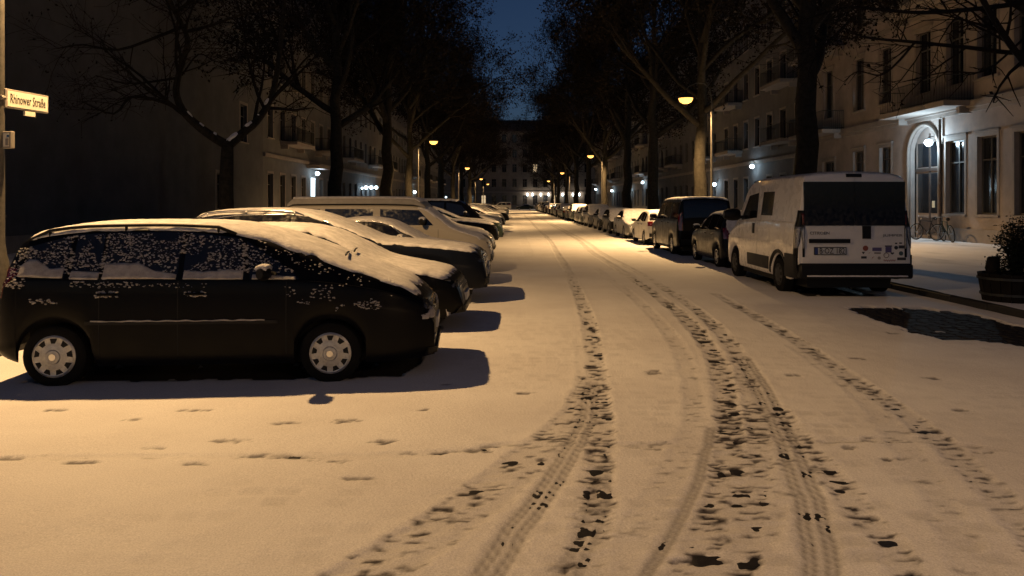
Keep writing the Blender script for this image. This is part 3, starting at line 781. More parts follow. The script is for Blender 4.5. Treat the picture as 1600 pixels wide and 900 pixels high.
B_HATCH = Body(4.2, 1.76, [(0,.42),(.03,.56),(.10,.69),(.3,.80),(.8,.90),(1.15,.97),(1.6,1.20),(2.0,1.38),(2.4,1.45),(3.0,1.46),(3.5,1.41),(3.85,1.30),(4.02,1.05),(4.12,.9),(4.2,.5)],
             [(0,.38),(.1,.64),(.4,.76),(.9,.86),(1.4,.92),(3.0,.95),(4.0,.98),(4.2,.46)], fo=.88, wb=2.6, wr=.31, arch=.36, wnose=.74, rn=.7)
S_HATCH = dict(B=B_HATCH, paint=P_GREY, seed=23,
    windows=[([(3.7,.99),(3.22,.965)],[(3.58,1.27),(3.22,1.35)]), ([(3.17,.965),(2.45,.955)],[(3.17,1.355),(2.45,1.375)]), ([(2.40,.955),(1.52,.945)],[(2.40,1.375),(1.86,1.25)])],
    windshield=(1.22, 1.95, .93, .93), rear_glass=(3.80, 4.02, .86, .9), seams=[2.42, 3.19, 1.4], handles=[(3.08,.86),(2.28,.85)], mirror=(1.66,.95),
    headlights=[(.42,.76,(.58,.62),(.68,.76))], taillights=[(.58,.80,(.80,.80),(1.0,.98))], grille=[(.38,.54,.67,3)], front_bumper=[(.27,.36)], rear_bumper=[(.36,.5)], plate_f=.44, plate_r=.72,
    snow=[(.20, 3.95, .021)])
B_SEDAN = Body(4.55, 1.8, [(0,.42),(.03,.56),(.10,.70),(.3,.81),(.9,.91),(1.3,.97),(1.75,1.20),(2.15,1.39),(2.6,1.45),(3.1,1.41),(3.6,1.20),(3.9,1.06),(4.3,1.0),(4.47,.85),(4.55,.5)],
             [(0,.38),(.1,.64),(.4,.77),(.9,.87),(1.5,.93),(3.0,.97),(4.2,.97),(4.55,.46)], fo=.9, wb=2.72, wr=.32, arch=.37, wnose=.74, rn=.7)
S_SEDAN = dict(B=B_SEDAN, paint=P_NAVY, seed=37,
    windows=[([(3.62,.99),(3.2,.975)],[(3.42,1.16),(3.2,1.27)]), ([(3.15,.975),(2.55,.965)],[(3.15,1.29),(2.55,1.365)]), ([(2.5,.965),(1.62,.955)],[(2.5,1.365),(1.98,1.25)])],
    trim=[(1.58,.96),(1.98,1.27),(2.3,1.37),(2.6,1.385),(3.0,1.35),(3.4,1.19),(3.65,1.0)],
    windshield=(1.36, 2.08, .93, .93), rear_glass=(3.2, 3.85, .9, .9), seams=[2.52, 3.18, 1.5], handles=[(3.02,.87),(2.36,.86)], mirror=(1.76,.96),
    headlights=[(.42,.78,(.58,.62),(.69,.77))], taillights=[(.5,.82,(.74,.74),(.9,.88))], grille=[(.38,.52,.67,4)], front_bumper=[(.27,.36)], rear_bumper=[(.36,.5)], plate_f=.43, plate_r=.66,
    snow=[(.20, 4.42, .021)])
B_SUV = Body(5.0, 1.9, [(0,.5),(.04,.72),(.12,.87),(.3,.96),(1.0,1.05),(1.75,1.12),(2.1,1.27),(2.6,1.50),(3.0,1.62),(3.5,1.66),(4.2,1.64),(4.7,1.55),(4.85,1.3),(4.95,1.0),(5.0,.6)],
             [(0,.46),(.1,.80),(.4,.93),(1.0,1.0),(1.9,1.06),(3.5,1.09),(4.8,1.12),(5.0,.55)], sill=.27, fo=.95, wb=2.95, wr=.36, arch=.42, wnose=.76, rn=.7)
S_SUV = dict(B=B_SUV, paint=P_BLACK, seed=53,
    windows=[([(4.62,1.14),(4.05,1.115)],[(4.5,1.45),(4.05,1.525)]), ([(3.98,1.115),(3.15,1.10)],[(3.98,1.53),(3.15,1.545)]), ([(3.08,1.10),(2.12,1.085)],[(3.08,1.54),(2.55,1.40)])],
    trim=[(2.08,1.09),(2.55,1.42),(2.8,1.53),(3.2,1.565),(4.0,1.55),(4.45,1.49),(4.66,1.18)],
    windshield=(1.85, 2.85, .94, .94), rear_glass=(4.72, 4.92, .86, .9), rail=(2.95, 4.65), rail_mat=M_CHROME, seams=[3.12, 4.02, 1.95], handles=[(3.9,1.0),(2.95,.98)], mirror=(2.38,1.08), mirror_scale=1.25,
    headlights=[(.46,.82,(.70,.74),(.84,.90))], taillights=[(.62,.88,(.95,.95),(1.25,1.22))], grille=[(.42,.58,.84,5)], front_bumper=[(.36,.46)], rear_bumper=[(.45,.6)], plate_f=.54, plate_r=.8, tyre_w=.24,
    snow=[(.20, 4.70, .022)])
B_CAMP = Body(5.1, 1.84, [(0,.5),(.04,.68),(.12,.82),(.35,.94),(.8,1.08),(.95,1.14),(1.35,1.45),(1.65,1.66),(1.95,1.73),(3,1.75),(4.85,1.74),(5.0,1.68),(5.06,1.3),(5.1,.6)],
             [(0,.46),(.1,.76),(.4,.90),(.9,1.04),(1.6,1.16),(3.,1.20),(5.0,1.20),(5.1,.55)], sill=.25, fo=.92, wb=3.1, wr=.32, arch=.38, tumble=.12, wnose=.76, rn=.6, rt=.2, wtail=.93)
S_CAMP = dict(B=B_CAMP, paint=P_CREAM, seed=61,
    windows=[([(4.85,1.24),(4.2,1.235)],[(4.80,1.60),(4.2,1.61)]), ([(4.08,1.235),(2.9,1.235)],[(4.08,1.61),(2.9,1.61)]), ([(2.73,1.23),(1.42,1.21)],[(2.73,1.61),(1.78,1.58)])],
    windshield=(1.0, 1.68, .93, .93), rear_glass=(4.99, 5.06, .85, .88), seams=[2.8, 4.12, 1.3], handles=[(2.62,1.1),(2.95,1.1)], mirror=(1.66,1.22), mirror_scale=1.3,
    headlights=[(.44,.76,(.62,.64),(.78,.80))], taillights=[(.72,.86,(.8,.8),(1.15,1.12))], grille=[(.42,.63,.78,3)], front_bumper=[(.34,.5)], rear_bumper=[(.38,.56)], plate_f=.48, plate_r=.75, rim=.19, wheel='cap',
    snow=[(.22, 1.80, .021)])
B_BUS = Body(4.9, 1.9, [(0,.5),(.05,.70),(.15,.86),(.5,1.0),(.85,1.12),(1.3,1.5),(1.65,1.8),(2.0,1.91),(3.,1.95),(4.6,1.94),(4.78,1.88),(4.85,1.4),(4.88,1.0),(4.9,.6)],
             [(0,.46),(.1,.78),(.5,.95),(1.0,1.08),(1.6,1.15),(3,1.18),(4.8,1.18),(4.9,.55)], sill=.25, fo=.90, wb=3.0, wr=.335, arch=.39, tumble=.13, wnose=.76, rn=.6, rt=.2, wtail=.93)
S_BUS = dict(B=B_BUS, paint=P_BLACK, seed=71,
    windows=[([(4.7,1.22),(3.6,1.22)],[(4.66,1.77),(3.6,1.79)]), ([(3.5,1.22),(2.55,1.21)],[(3.5,1.79),(2.55,1.79)]), ([(2.45,1.21),(1.35,1.17)],[(2.45,1.78),(1.75,1.66)])],
    windshield=(.95, 1.75, .93, .93), rear_glass=(4.79, 4.86, .9, .9), seams=[2.5, 3.55, 1.25], handles=[(2.35,1.08),(3.4,1.08)], mirror=(1.55,1.18), mirror_scale=1.3,
    headlights=[(.46,.80,(.66,.70),(.82,.86))], taillights=[(.76,.90,(.85,.85),(1.45,1.42))], grille=[(.42,.64,.80,3)], front_bumper=[(.34,.46)], rear_bumper=[(.38,.56)], plate_f=.5, plate_r=.95, wheel='ten',
    snow=[(1.92, 4.72, .03), (.25, .9, .025)])
B_SMALL = Body(3.8, 1.68, [(0,.42),(.03,.58),(.10,.72),(.3,.84),(.65,.93),(.9,1.0),(1.4,1.28),(1.8,1.46),(2.2,1.53),(2.9,1.53),(3.4,1.47),(3.58,1.38),(3.68,1.05),(3.75,.85),(3.8,.5)],
             [(0,.38),(.1,.66),(.4,.80),(.9,.92),(1.4,.97),(3.0,1.0),(3.65,1.02),(3.8,.46)], fo=.75, wb=2.42, wr=.295, arch=.345, wnose=.74, rn=.65, wtail=.86)
S_SMALL = dict(B=B_SMALL, paint=P_NAVY, seed=83,
    windows=[([(3.45,1.05),(2.95,1.02)],[(3.38,1.36),(2.95,1.42)]), ([(2.9,1.02),(2.2,1.0)],[(2.9,1.425),(2.2,1.44)]), ([(2.14,1.0),(1.34,.985)],[(2.14,1.44),(1.65,1.31)])],
    windshield=(.98, 1.72, .93, .93), rear_glass=(3.56, 3.69, .88, .9), seams=[2.17, 2.92, 1.2], handles=[(2.8,.9),(2.02,.9)], mirror=(1.45,.99),
    headlights=[(.42,.74,(.60,.64),(.74,.82))], taillights=[(.62,.78,(.80,.80),(1.12,1.08))], grille=[(.34,.56,.70,3)], front_bumper=[(.27,.36)], rear_bumper=[(.36,.55)], plate_f=.46, plate_r=.72,
    snow=[(.20, 3.70, .021)])
B_VAN = Body(5.0, 2.10, [(0,.5),(.05,.72),(.15,.88),(.45,1.06),(.85,1.26),(1.3,1.72),(1.7,2.14),(2.0,2.27),(2.6,2.33),(4.8,2.335),(4.93,2.31),(4.97,2.16),(4.985,1.4),(5.0,.62)],
             [(0,.46),(.1,.78),(.5,1.02),(1.0,1.22),(1.7,1.36),(3,1.40),(4.94,1.40),(5.0,.58)], sill=.30, fo=.95, wb=3.0, wr=.345, arch=.41, tumble=.085, crown=.05, wnose=.76, rn=.6, rt=.12, wtail=.965, tail_z=(.46,))
S_VAN = dict(B=B_VAN, paint=P_VAN, seed=97, windows=[([(2.55,1.44),(1.42,1.36)],[(2.50,1.98),(1.85,1.92)])],
    windshield=(.98, 1.75, .93, .93), seams=[2.66, 1.35], mirror=(1.62,1.36), mirror_scale=1.9, mirror_snow=False,
    headlights=[(.5,.84,(.78,.84),(1.0,1.06))], grille=[(.45,.6,.74,3)], front_bumper=[(.34,.56)], rim=.215, wheel='cap', hub=M_DARKW, tyre_w=.22, snow=[(1.95, 4.9, .012, dict(m=M_SNOWT))])

def place(root, x, y, rz, name=None, label=None, cat='car', group=None):
    root.location = (x, y, 0); root.rotation_euler = (0, 0, rz); tag(root, label, cat, group)
    if name: root.name = name
G_L = 'cars parked nose-out along the left side'; G_R = 'vehicles parked along the right kerb'

# ---- black minivan in front
mpv, B = make_car('mpv', 'minivan', S_MPV)
NOSE = -.82
place(mpv, NOSE - B.L / 2, 7.10 + .87, .065, None, 'black minivan with silver hubcaps and snowy roof, nearest car on the left', 'minivan', G_L)
rs = random.Random(3)
for sg in (-1, 1):
    b = MB()
    drift(B, b, sg, [(3.93,1.055,.10),(3.85,1.055,.17),(3.78,1.05,.18),(3.66,1.045,.08),(3.52,1.04,.10)], 30, 1); b.build('snow', M_SNOWT, mpv, smooth=True)
    b = MB(); drift(B, b, sg, [(3.45,1.035,.07),(3.19,1.03,.07)], 16, 2); drift(B, b, sg, [(3.15,1.03,.15),(2.85,1.03,.15),(2.72,1.03,.09),(2.47,1.025,.05)], 40, 3)
    drift(B, b, sg, [(2.40,1.025,.08),(2.1,1.02,.085),(1.84,1.02,.09)], 34, 4); drift(B, b, sg, [(1.75,1.02,.05),(1.34,1.015,.03)], 20, 5)
    b.build('snow', M_SNOWT, mpv, smooth=True)
    b = MB()
    ok = lambda u, z: z < np.interp(u, [1.3, 1.9, 2.45, 3.2, 3.5, 3.9], [1.06, 1.40, 1.465, 1.46, 1.44, 1.33]) and float(vnoise(u * 9, z * 9, 4)) > .26 + .5 * max(0, 1.22 - z)
    clumps(B, b, sg, 2600, (1.35, 3.9), (1.08, 1.49), .0098, rs, ok)
    clumps(B, b, sg, 200, (3.85, 4.08), (.95, 1.36), .010, rs, lambda u, z: u < 4.10 - (z - .9) * .25)
    clumps(B, b, sg, 300, (.62, 1.75), (.95, 1.48), .008, rs, lambda u, z: abs(z - (np.interp(u, [.6, .9, 1.25, 1.75], [.97, 1.02, 1.17, 1.37]))) < .05)
    clumps(B, b, sg, 60, (2.85, 3.45), (.95, 1.01), .008, rs); clumps(B, b, sg, 34, (2.15, 2.9), (.95, .985), .006, rs)
    clumps(B, b, sg, 46, (3.0, 3.22), (.86, .915), .010, rs); clumps(B, b, sg, 40, (2.18, 2.38), (.86, .91), .009, rs)
    clumps(B, b, sg, 26, (3.55, 3.8), (.80, .85), .009, rs); clumps(B, b, sg, 150, (.55, 1.45), (.78, .96), .008, rs, lambda u, z: float(vnoise(u * 8, z * 8, 14)) > .5)
    clumps(B, b, sg, 120, (.40, .95), (.70, .80), .007, rs, lambda u, z: float(vnoise(u * 5, z * 9, 15)) > .55)
    tag(b.build('snow_flecks', M_SNOWT, mpv), kind='stuff')
    b = MB(); strip(B, b, sg, 1.50, 3.30, .615, .016, .012, 40); ts = b.build('rubbing_strip', M_BLACKP, mpv)
    P = np.zeros((60, 3, 3)); keep = np.linspace(1.62, 3.24, 60)
    for i, u in enumerate(keep):
        for j in range(3): P[i, j] = (B.X(u), sg * (B.side_y(u, .635) + .002 + .009 * j), .632 + .002 * math.sin(i))
    skinned(MB(), P, .010 * np.clip(np.array([[float(vnoise(u * 14, 2, 5)) + .1] * 3 for u in keep]), .25, 1), back=.004, hint=(0, 0, 1)).build('snow', M_SNOWT, ts)
    b = MB(); P = np.zeros((14, 6, 3))                    # snow on the headlamp and bumper shoulder
    for i in range(14):
        y = .36 + .36 * i / 13
        for j in range(6):
            z = .60 + .11 * (1 - abs(i - 7) / 9) * j / 5; P[i, j] = (B.X(B.end_u(y, z)) + .002, sg * y, z)
    skinned(b, P, .014 * np.clip(.5 + np.random.RandomState(3).rand(14, 6), .4, 1.3), back=.02, hint=(1, 0, 0)).build('snow', M_SNOWT, mpv, smooth=True)
    b = MB()
    for k in range(4):                                    # indicator repeaters and fog lamp glints
        pass
    B.end_panel(b, sg * .50, sg * .64, .38, .44, True, n=5, m=4, off=.012); b.build('fog_lamp', M_HEAD, mpv, smooth=True)
for y in (-.35, .25):
    b = MB(); pts = [(B.X(.93 + .05 * k / 5), y + .55 * k / 5, B.top_z(.93, .1) + .045 + .01 * math.sin(k * .6)) for k in range(6)]
    b.tube(pts, .010, 5); b.build('wiper', M_BLACKP, mpv)

hat, Bh = make_car('hatch', 'hatchback', S_HATCH)
suv, Bs = make_car('suv', 'suv', S_SUV)
sed, Bd = make_car('sedan', 'sedan', S_SEDAN)
cmp_, Bc = make_car('camper', 'camper_van', S_CAMP)
bus, Bb = make_car('bus', 'passenger_van', S_BUS)
sml, Bm = make_car('small', 'small_hatchback', S_SMALL)
# camper roof: raised box with snow
def roof_cap():
    n = 26; P = np.zeros((n, 9, 3))
    for i in range(n):
        u = 1.62 + (5.0 - 1.62) * i / (n - 1); f = min(1, (u - 1.60) / .30, (5.04 - u) / .10)
        w = Bc.at(min(u, 4.95))[Bc.I_ROOF, 0] + .03; h = .145 * max(f, .0) ** .6 + .012
        z0 = min(float(Bc.top(u)), 1.76) - .03
        for j, (a, c) in enumerate(((-1, -.02), (-1, .45), (-.96, .85), (-.86, 1), (0, 1.08), (.86, 1), (.96, .85), (1, .45), (1, -.02))): P[i, j] = (Bc.X(u), a * w, z0 + .02 + h * c)
    cap = MB().grid(P).build('pop_top_roof', mat('grey_fibreglass', (.30, .28, .25), .6, noise=(6, .2)), cmp_, smooth=True, angle=40)
    Q = P[1:-1, 2:7].copy(); skinned(MB(), Q, .022, back=.006, hint=(0, 0, 1)).build('snow', M_SNOW, cap, smooth=True, angle=60)
roof_cap()
sn = MB(); 
protos = {'hatchback': (hat, Bh), 'suv': (suv, Bs), 'sedan': (sed, Bd), 'camper_van': (cmp_, Bc), 'passenger_van': (bus, Bb), 'small_hatchback': (sml, Bm)}
KIND_CAT = {'hatchback': 'car', 'suv': 'suv', 'sedan': 'car', 'camper_van': 'camper van', 'passenger_van': 'van', 'small_hatchback': 'car', 'minivan': 'minivan'}
used = set()
def car(kind, pm, x, y, rz, label, group=None):
    p, b_ = protos[kind]
    if kind not in used: used.add(kind); o = p
    else: o = copy_tree(p)
    for ch in o.children:
        if ch.name.split('.')[0] in ('body', 'door_handle') and ch.material_slots[0].link == 'OBJECT': ch.material_slots[0].material = pm
    place(o, x, y, rz, None, label, KIND_CAT[kind], group)
    if 'third in left row' in label: o.scale = (1.07, 1, 1); o.location.x -= .175
    return o
ORD = ['first','second','third','fourth','fifth','sixth','seventh','eighth','ninth','tenth','eleventh','twelfth','thirteenth','fourteenth','fifteenth','sixteenth','seventeenth','eighteenth','nineteenth','twentieth']
def ordn(k):
    if k <= 20: return ORD[k - 1]
    t = {2: 'twenty', 3: 'thirty', 4: 'forty'}[k // 10]
    return t + '-' + ORD[k % 10 - 1] if k % 10 else {3: 'thirtieth', 4: 'fortieth'}[k // 10]
def left(kind, pm, k, nose, label, yaw=0.):
    car(kind, pm, nose - protos[kind][1].L / 2, 8.05 + 2.72 * k, yaw, label, G_L)
left('hatchback', P_BLACK, 1, -.66, 'dark hatchback with snowy bonnet right behind the black minivan', -.01)
left('suv', P_NAVY, 2, -.44, 'long dark estate with bright window trim and black mirror, third in left row', .015)
left('sedan', P_GREY, 3, -.52, 'low snowy saloon with chrome window line just before the camper van', -.01)
left('camper_van', P_CREAM, 4, -.50, 'cream camper van with raised pop-top roof in the left row', .0)
rk = random.Random(12)
KN = {'hatchback': 'hatchback', 'suv': 'estate', 'sedan': 'saloon', 'passenger_van': 'van', 'small_hatchback': 'small hatchback'}
PN = [(P_BLACK, 'black'), (P_NAVY, 'dark blue'), (P_GREY, 'grey'), (P_SILV, 'silver'), (P_BLACK, 'black'), (P_GREEN, 'dark green'), (P_WHITE, 'white')]
seq = ['sedan', 'hatchback', 'suv', 'hatchback', 'sedan', 'small_hatchback', 'suv', 'hatchback', 'hatchback', 'sedan']
for k in range(5, 40):
    if k in (17, 26, 33): continue
    kind = seq[(k * 7 + k // 3) % len(seq)]; pm, pn = PN[(k * 5 + k // 4) % len(PN)]
    if k == 5: kind, pm, pn = 'sedan', P_GREY, 'grey'
    if k == 8: kind, pm, pn = 'suv', P_BLACK, 'black'
    if k == 10: kind, pm, pn = 'passenger_van', P_BLACK, 'black'
    nose = -.62 + rk.uniform(-.22, .18)
    left(kind, pm, k, nose, 'snow-topped %s %s, %s car from the black minivan in the left row' % (pn, KN[kind], ordn(k)), rk.uniform(-.02, .02))
EDGE = 5.45
def right(kind, pm, y0, label, flip=False, dx=0., yaw=0.):
    b_ = protos[kind][1]
    car(kind, pm, EDGE + dx + b_.hw, y0 + b_.L / 2, (math.pi / 2 if not flip else -math.pi / 2) + yaw, label, G_R)
right('small_hatchback', P_NAVY, 19.6, 'small dark hatchback with snowed rear window in front of the white van', dx=.12)
right('passenger_van', P_BLACK, 24.3, 'tall black passenger van with snowy roof parked under the bright street lamp', dx=-.02)
right('hatchback', P_WHITE, 30.3, 'pale snow-covered hatchback parked just ahead of the black van', dx=.05)
right('sedan', P_SILV, 35.4, 'silver saloon under snow two places ahead of the black van', dx=.0, flip=True)
y = 40.9; k = 5
seqr = ['suv', 'hatchback', 'suv', 'hatchback', 'passenger_van', 'sedan', 'hatchback', 'small_hatchback', 'suv', 'sedan']
while y < 172:
    kind = seqr[(k * 3 + k // 4) % len(seqr)]; pm, pn = PN[(k * 3 + k // 3) % len(PN)]
    if k in (5, 6): pm, pn = P_BLACK, 'black'
    right(kind, pm, y, 'snow-dusted %s %s, %s vehicle along the right kerb counting from the white van' % (pn, KN[kind], ordn(k + 1)), rk.random() < .25, rk.uniform(-.1, .12), rk.uniform(-.012, .012))
    y += protos[kind][1].L + rk.uniform(.6, 1.1); k += 1
xs_ = [-14, -8.6, 3.2, 8.4, 13.8, 19.4]
for i, x in enumerate(xs_):
    kind = ['sedan', 'hatchback', 'sedan', 'suv', 'hatchback', 'sedan'][i]; pm, pn = PN[(i * 2 + 1) % len(PN)]
    car(kind, pm, x, 186.5, 0 if i % 2 else math.pi, '%s %s standing side-on across the far end of the street, %s from the left' % (pn, KN[kind], ordn(i + 1) if i < 2 else ordn(i + 2)), 'cars along the cross street')
car('passenger_van', P_WHITE, -2.6, 185.5, math.pi, 'white van standing side-on at the far end of the street', 'cars along the cross street')

# ---- white panel van, seen from behind
van, V = make_car('van', 'panel_van', S_VAN)
VX, VY = 5.29 + 1.05, 13.62 + 2.5
place(van, VX, VY, math.pi / 2 - .012, None, 'white panel van with stickers on its rear doors, parked on the right', 'van', G_R)
XR = -V.L / 2
def rear(name, y0, y1, z0, z1, m, off=.008, parent=van, n=6, mm=6, flat=None, smooth=True):
    b = MB(); V.end_panel(b, y0, y1, z0, z1, False, n=n, m=mm, off=off, flat=flat); return b.build(name, m, parent, smooth=smooth, angle=40)
for sg, nm in ((1, 'l'), (-1, 'r')):
    d = rear('rear_door', sg * .012, sg * .905, .66, 2.20, P_VAN, .010, n=10, mm=14, flat=-.012)
    rear('rear_window', sg * .004, sg * .925, 1.34, 2.15, M_GLASS, .016, d, n=8, mm=8, flat=.002)
    # tall lamp on the corner: smoked upper part, clear ribbed lens below
    b = MB(); V.end_panel(b, sg * .915, sg * .955, .76, 1.58, False, n=4, m=12, off=.020); tl = b.build('tail_light', M_BLACKP, van, smooth=True, angle=40)
    b = MB(); V.side_panel(b, sg, [(4.80, .78), (4.975, .74)], [(4.88, 1.62), (4.975, 1.62)], n=4, m=10, off=.012); b.build('lamp_housing', M_BLACKP, tl, smooth=True)
    b = MB(); V.end_panel(b, sg * .918, sg * .953, .92, 1.32, False, n=4, m=8, off=.030); b.build('lamp_lens', M_CLEAR, tl, smooth=True)
    b = MB(); V.side_panel(b, sg, [(4.86, .92), (4.972, .92)], [(4.90, 1.32), (4.972, 1.32)], n=4, m=8, off=.020); b.build('lamp_lens', M_CLEAR, tl, smooth=True)
    b = MB(); V.end_panel(b, sg * .918, sg * .953, 1.36, 1.56, False, n=4, m=6, off=.028); b.build('lamp_lens', M_RED, tl, smooth=True)
    # black wrap bumper corner behind the wheel
    b = MB(); V.side_panel(b, sg, [(4.37, .36), (4.97, .36)], [(4.40, .80), (4.97, .80)], n=10, m=8, off=.030); b.build('bumper_corner', M_BLACKP, van, smooth=True, angle=40)
    b = MB()
    q = []
    for k in range(15):
        a = math.pi * k / 14; q.append((V.axles[1] - math.cos(a) * .43, V.wr + math.sin(a) * .43))
    q2 = [(V.axles[1] - math.cos(math.pi * k / 14) * .50, max(.36, V.wr + math.sin(math.pi * k / 14) * .50)) for k in range(15)]
    V.side_panel(b, sg, q, q2, n=24, m=3, off=.016); b.build('wheel_arch_trim', M_BLACKP, van, smooth=True, angle=40)
    b = MB(); V.side_panel(b, sg, [(2.00, .40), (3.38, .40)], [(2.00, .66), (3.42, .66)], n=10, m=4, off=.016); b.build('rubbing_panel', M_BLACKP, van, smooth=True, angle=40)
    b = MB(); V.side_panel(b, sg, [(3.50, 1.50), (2.82, 1.50)], [(3.50, 1.99), (2.84, 1.99)], n=8, m=6, off=.010); b.build('side_window', M_GLASS, van, smooth=True, angle=40)
    b = MB(); V.side_panel(b, sg, [(2.34, 1.10), (2.48, 1.10)], [(2.34, 1.32), (2.48, 1.32)], n=4, m=6, off=.016); b.build('door_handle', M_BLACKP, van, smooth=True)
    b = MB(); strip(V, b, sg, 1.4, 4.72, 1.36, .010, .007, 30); strip(V, b, sg, 1.0, 4.70, .96, .014, .010, 30); b.build('body_crease', P_VAN, van, smooth=True, angle=40)
b = MB(); b.box((XR - .10, -1.03, .37), (XR + .10, 1.03, .645), bev=.03); bp = b.build('bumper', M_BLACKP, van, smooth=True, angle=40)
b = MB(); P = np.zeros((40, 4, 3))
for i in range(40):
    for j in range(4): P[i, j] = (XR - .104 - .02 * j * .4, -.93 + 1.86 * i / 39, .415 + .0 * j - .006 * j)
b = MB(); b.box((XR - .135, -.92, .385), (XR - .095, .92, .412), bev=.006); st = b.build('step_edge', M_BLACKP, bp)
Q = np.zeros((50, 4, 3))
for i in range(50):
    for j in range(4): Q[i, j] = (XR - .136 + .012 * j, -.91 + 1.82 * i / 49, .413)
skinned(MB(), Q, .016 + .008 * np.random.RandomState(2).rand(50, 4), back=.002, hint=(0, 0, 1)).build('snow', M_SNOW, st, smooth=True)
rear('brake_light', -.14, .14, 2.235, 2.275, M_BLACKP, .03)
rear('grab_bar', .085, .835, 1.02, 1.095, M_BLACKP, .035)
rear('door_handle', -.295, -.145, 1.10, 1.335, M_BLACKP, .03)
pl = rear('number_plate', .155, .745, .80, .945, M_INK, .020, flat=.010)
rear('plate_field', .17, .675, .815, .93, M_PLATE, .024, pl, flat=.010); rear('plate_band', .680, .735, .815, .93, M_PBLUE, .024, pl, flat=.010)
def lettering(body, size, m, y, z, parent, off=.030, wid=None):
    me = text_mesh(body, size, m, .0015); w = max(v.co.x for v in me.vertices) - min(v.co.x for v in me.vertices)
    o = link('lettering', me, parent)
    s_ = (wid / w) if wid else 1
    u = V.end_u(y, z, False)
    o.matrix_local = Matrix.Translation((V.X(u) - off, y, z)) @ Matrix(((0, 0, -1, 0), (-1, 0, 0, 0), (0, 1, 0, 0), (0, 0, 0, 1))) @ Matrix.Diagonal((s_, 1, 1, 1))
    return o
lettering('B·OZ 182', .150, M_INK, .425, .872, pl, .046, .46)
lettering('CITROËN', .075, M_INKG, .64, 1.20, van, .014, .36)
lettering('JUMPER', .060, M_INKG, -.70, 1.16, van, .014, .36)
C1 = mat('sticker_red', (.25, .06, .04), .5); C2 = mat('sticker_violet', (.10, .08, .20), .5); C3 = mat('sticker_dark', (.03, .03, .035), .5); C4 = mat('sticker_grey', (.25, .22, .20), .5); C5 = mat('sticker_green', (.05, .09, .10), .5)
def sticker(y, z, w, h, m, shape='rect'):
    b = MB(); x = V.X(V.end_u(y, z, False)) - .0125
    if shape == 'rect': b.box((x - .003, y - w / 2, z - h / 2), (x, y + w / 2, z + h / 2))
    elif shape == 'disc': b.prism([(x, y + math.cos(t) * w / 2, z + math.sin(t) * h / 2) for t in np.linspace(0, 2 * math.pi, 14, endpoint=False)], (0, 0, 0), (-.003, 0, 0))
    elif shape == 'ring': b.tube([(x - .002, y + math.cos(t) * w / 2, z + math.sin(t) * h / 2) for t in np.linspace(0, 2 * math.pi, 15)], .008, 4)
    elif shape == 'heart': b.prism([(x, y, z - h / 2), (x, y + w / 2, z + h * .1), (x, y + w * .3, z + h / 2), (x, y, z + h * .25), (x, y - w * .3, z + h / 2), (x, y - w / 2, z + h * .1)], (0, 0, 0), (-.003, 0, 0))
    elif shape == 'bolt': b.prism([(x, y + w / 2, z - h / 2), (x, y, z), (x, y + w * .2, z + h * .1), (x, y - w / 2, z + h / 2), (x, y, z + h * .25), (x, y - w * .1, z)], (0, 0, 0), (-.003, 0, 0))
    return b.build('sticker', m, van)
sticker(-.20, .925, .10, .10, C1, 'disc'); sticker(-.41, .905, .17, .065, C2); sticker(-.62, .90, .11, .105, C2); sticker(-.62, .965, .13, .02, C3)
sticker(-.76, .935, .07, .07, C3, 'disc'); sticker(-.86, .95, .10, .055, C3); sticker(-.16, .84, .05, .05, C3, 'heart'); sticker(-.27, .835, .05, .03, C1, 'bolt'); sticker(-.42, .835, .12, .03, C4)
sticker(-.58, .795, .09, .09, C4, 'ring'); sticker(-.69, .83, .07, .045, C3, 'heart'); sticker(-.17, .755, .10, .042, C3); sticker(-.33, .745, .06, .06, C1, 'bolt'); sticker(-.45, .745, .06, .06, C4, 'disc')
sticker(-.86, .73, .16, .05, C3); sticker(-.85, .83, .08, .08, C5, 'disc'); sticker(-.76, 1.015, .04, .025, C3); sticker(-.84, 1.02, .05, .025, C3)
b = MB(); xx = V.X(V.end_u(-.63, .7, False)) - .014
b.tube([(xx, -.53 - .22 * k / 18, .70 + .018 * math.sin(k * 1.9)) for k in range(19)], .006, 4); b.build('sticker_script', C1, van)
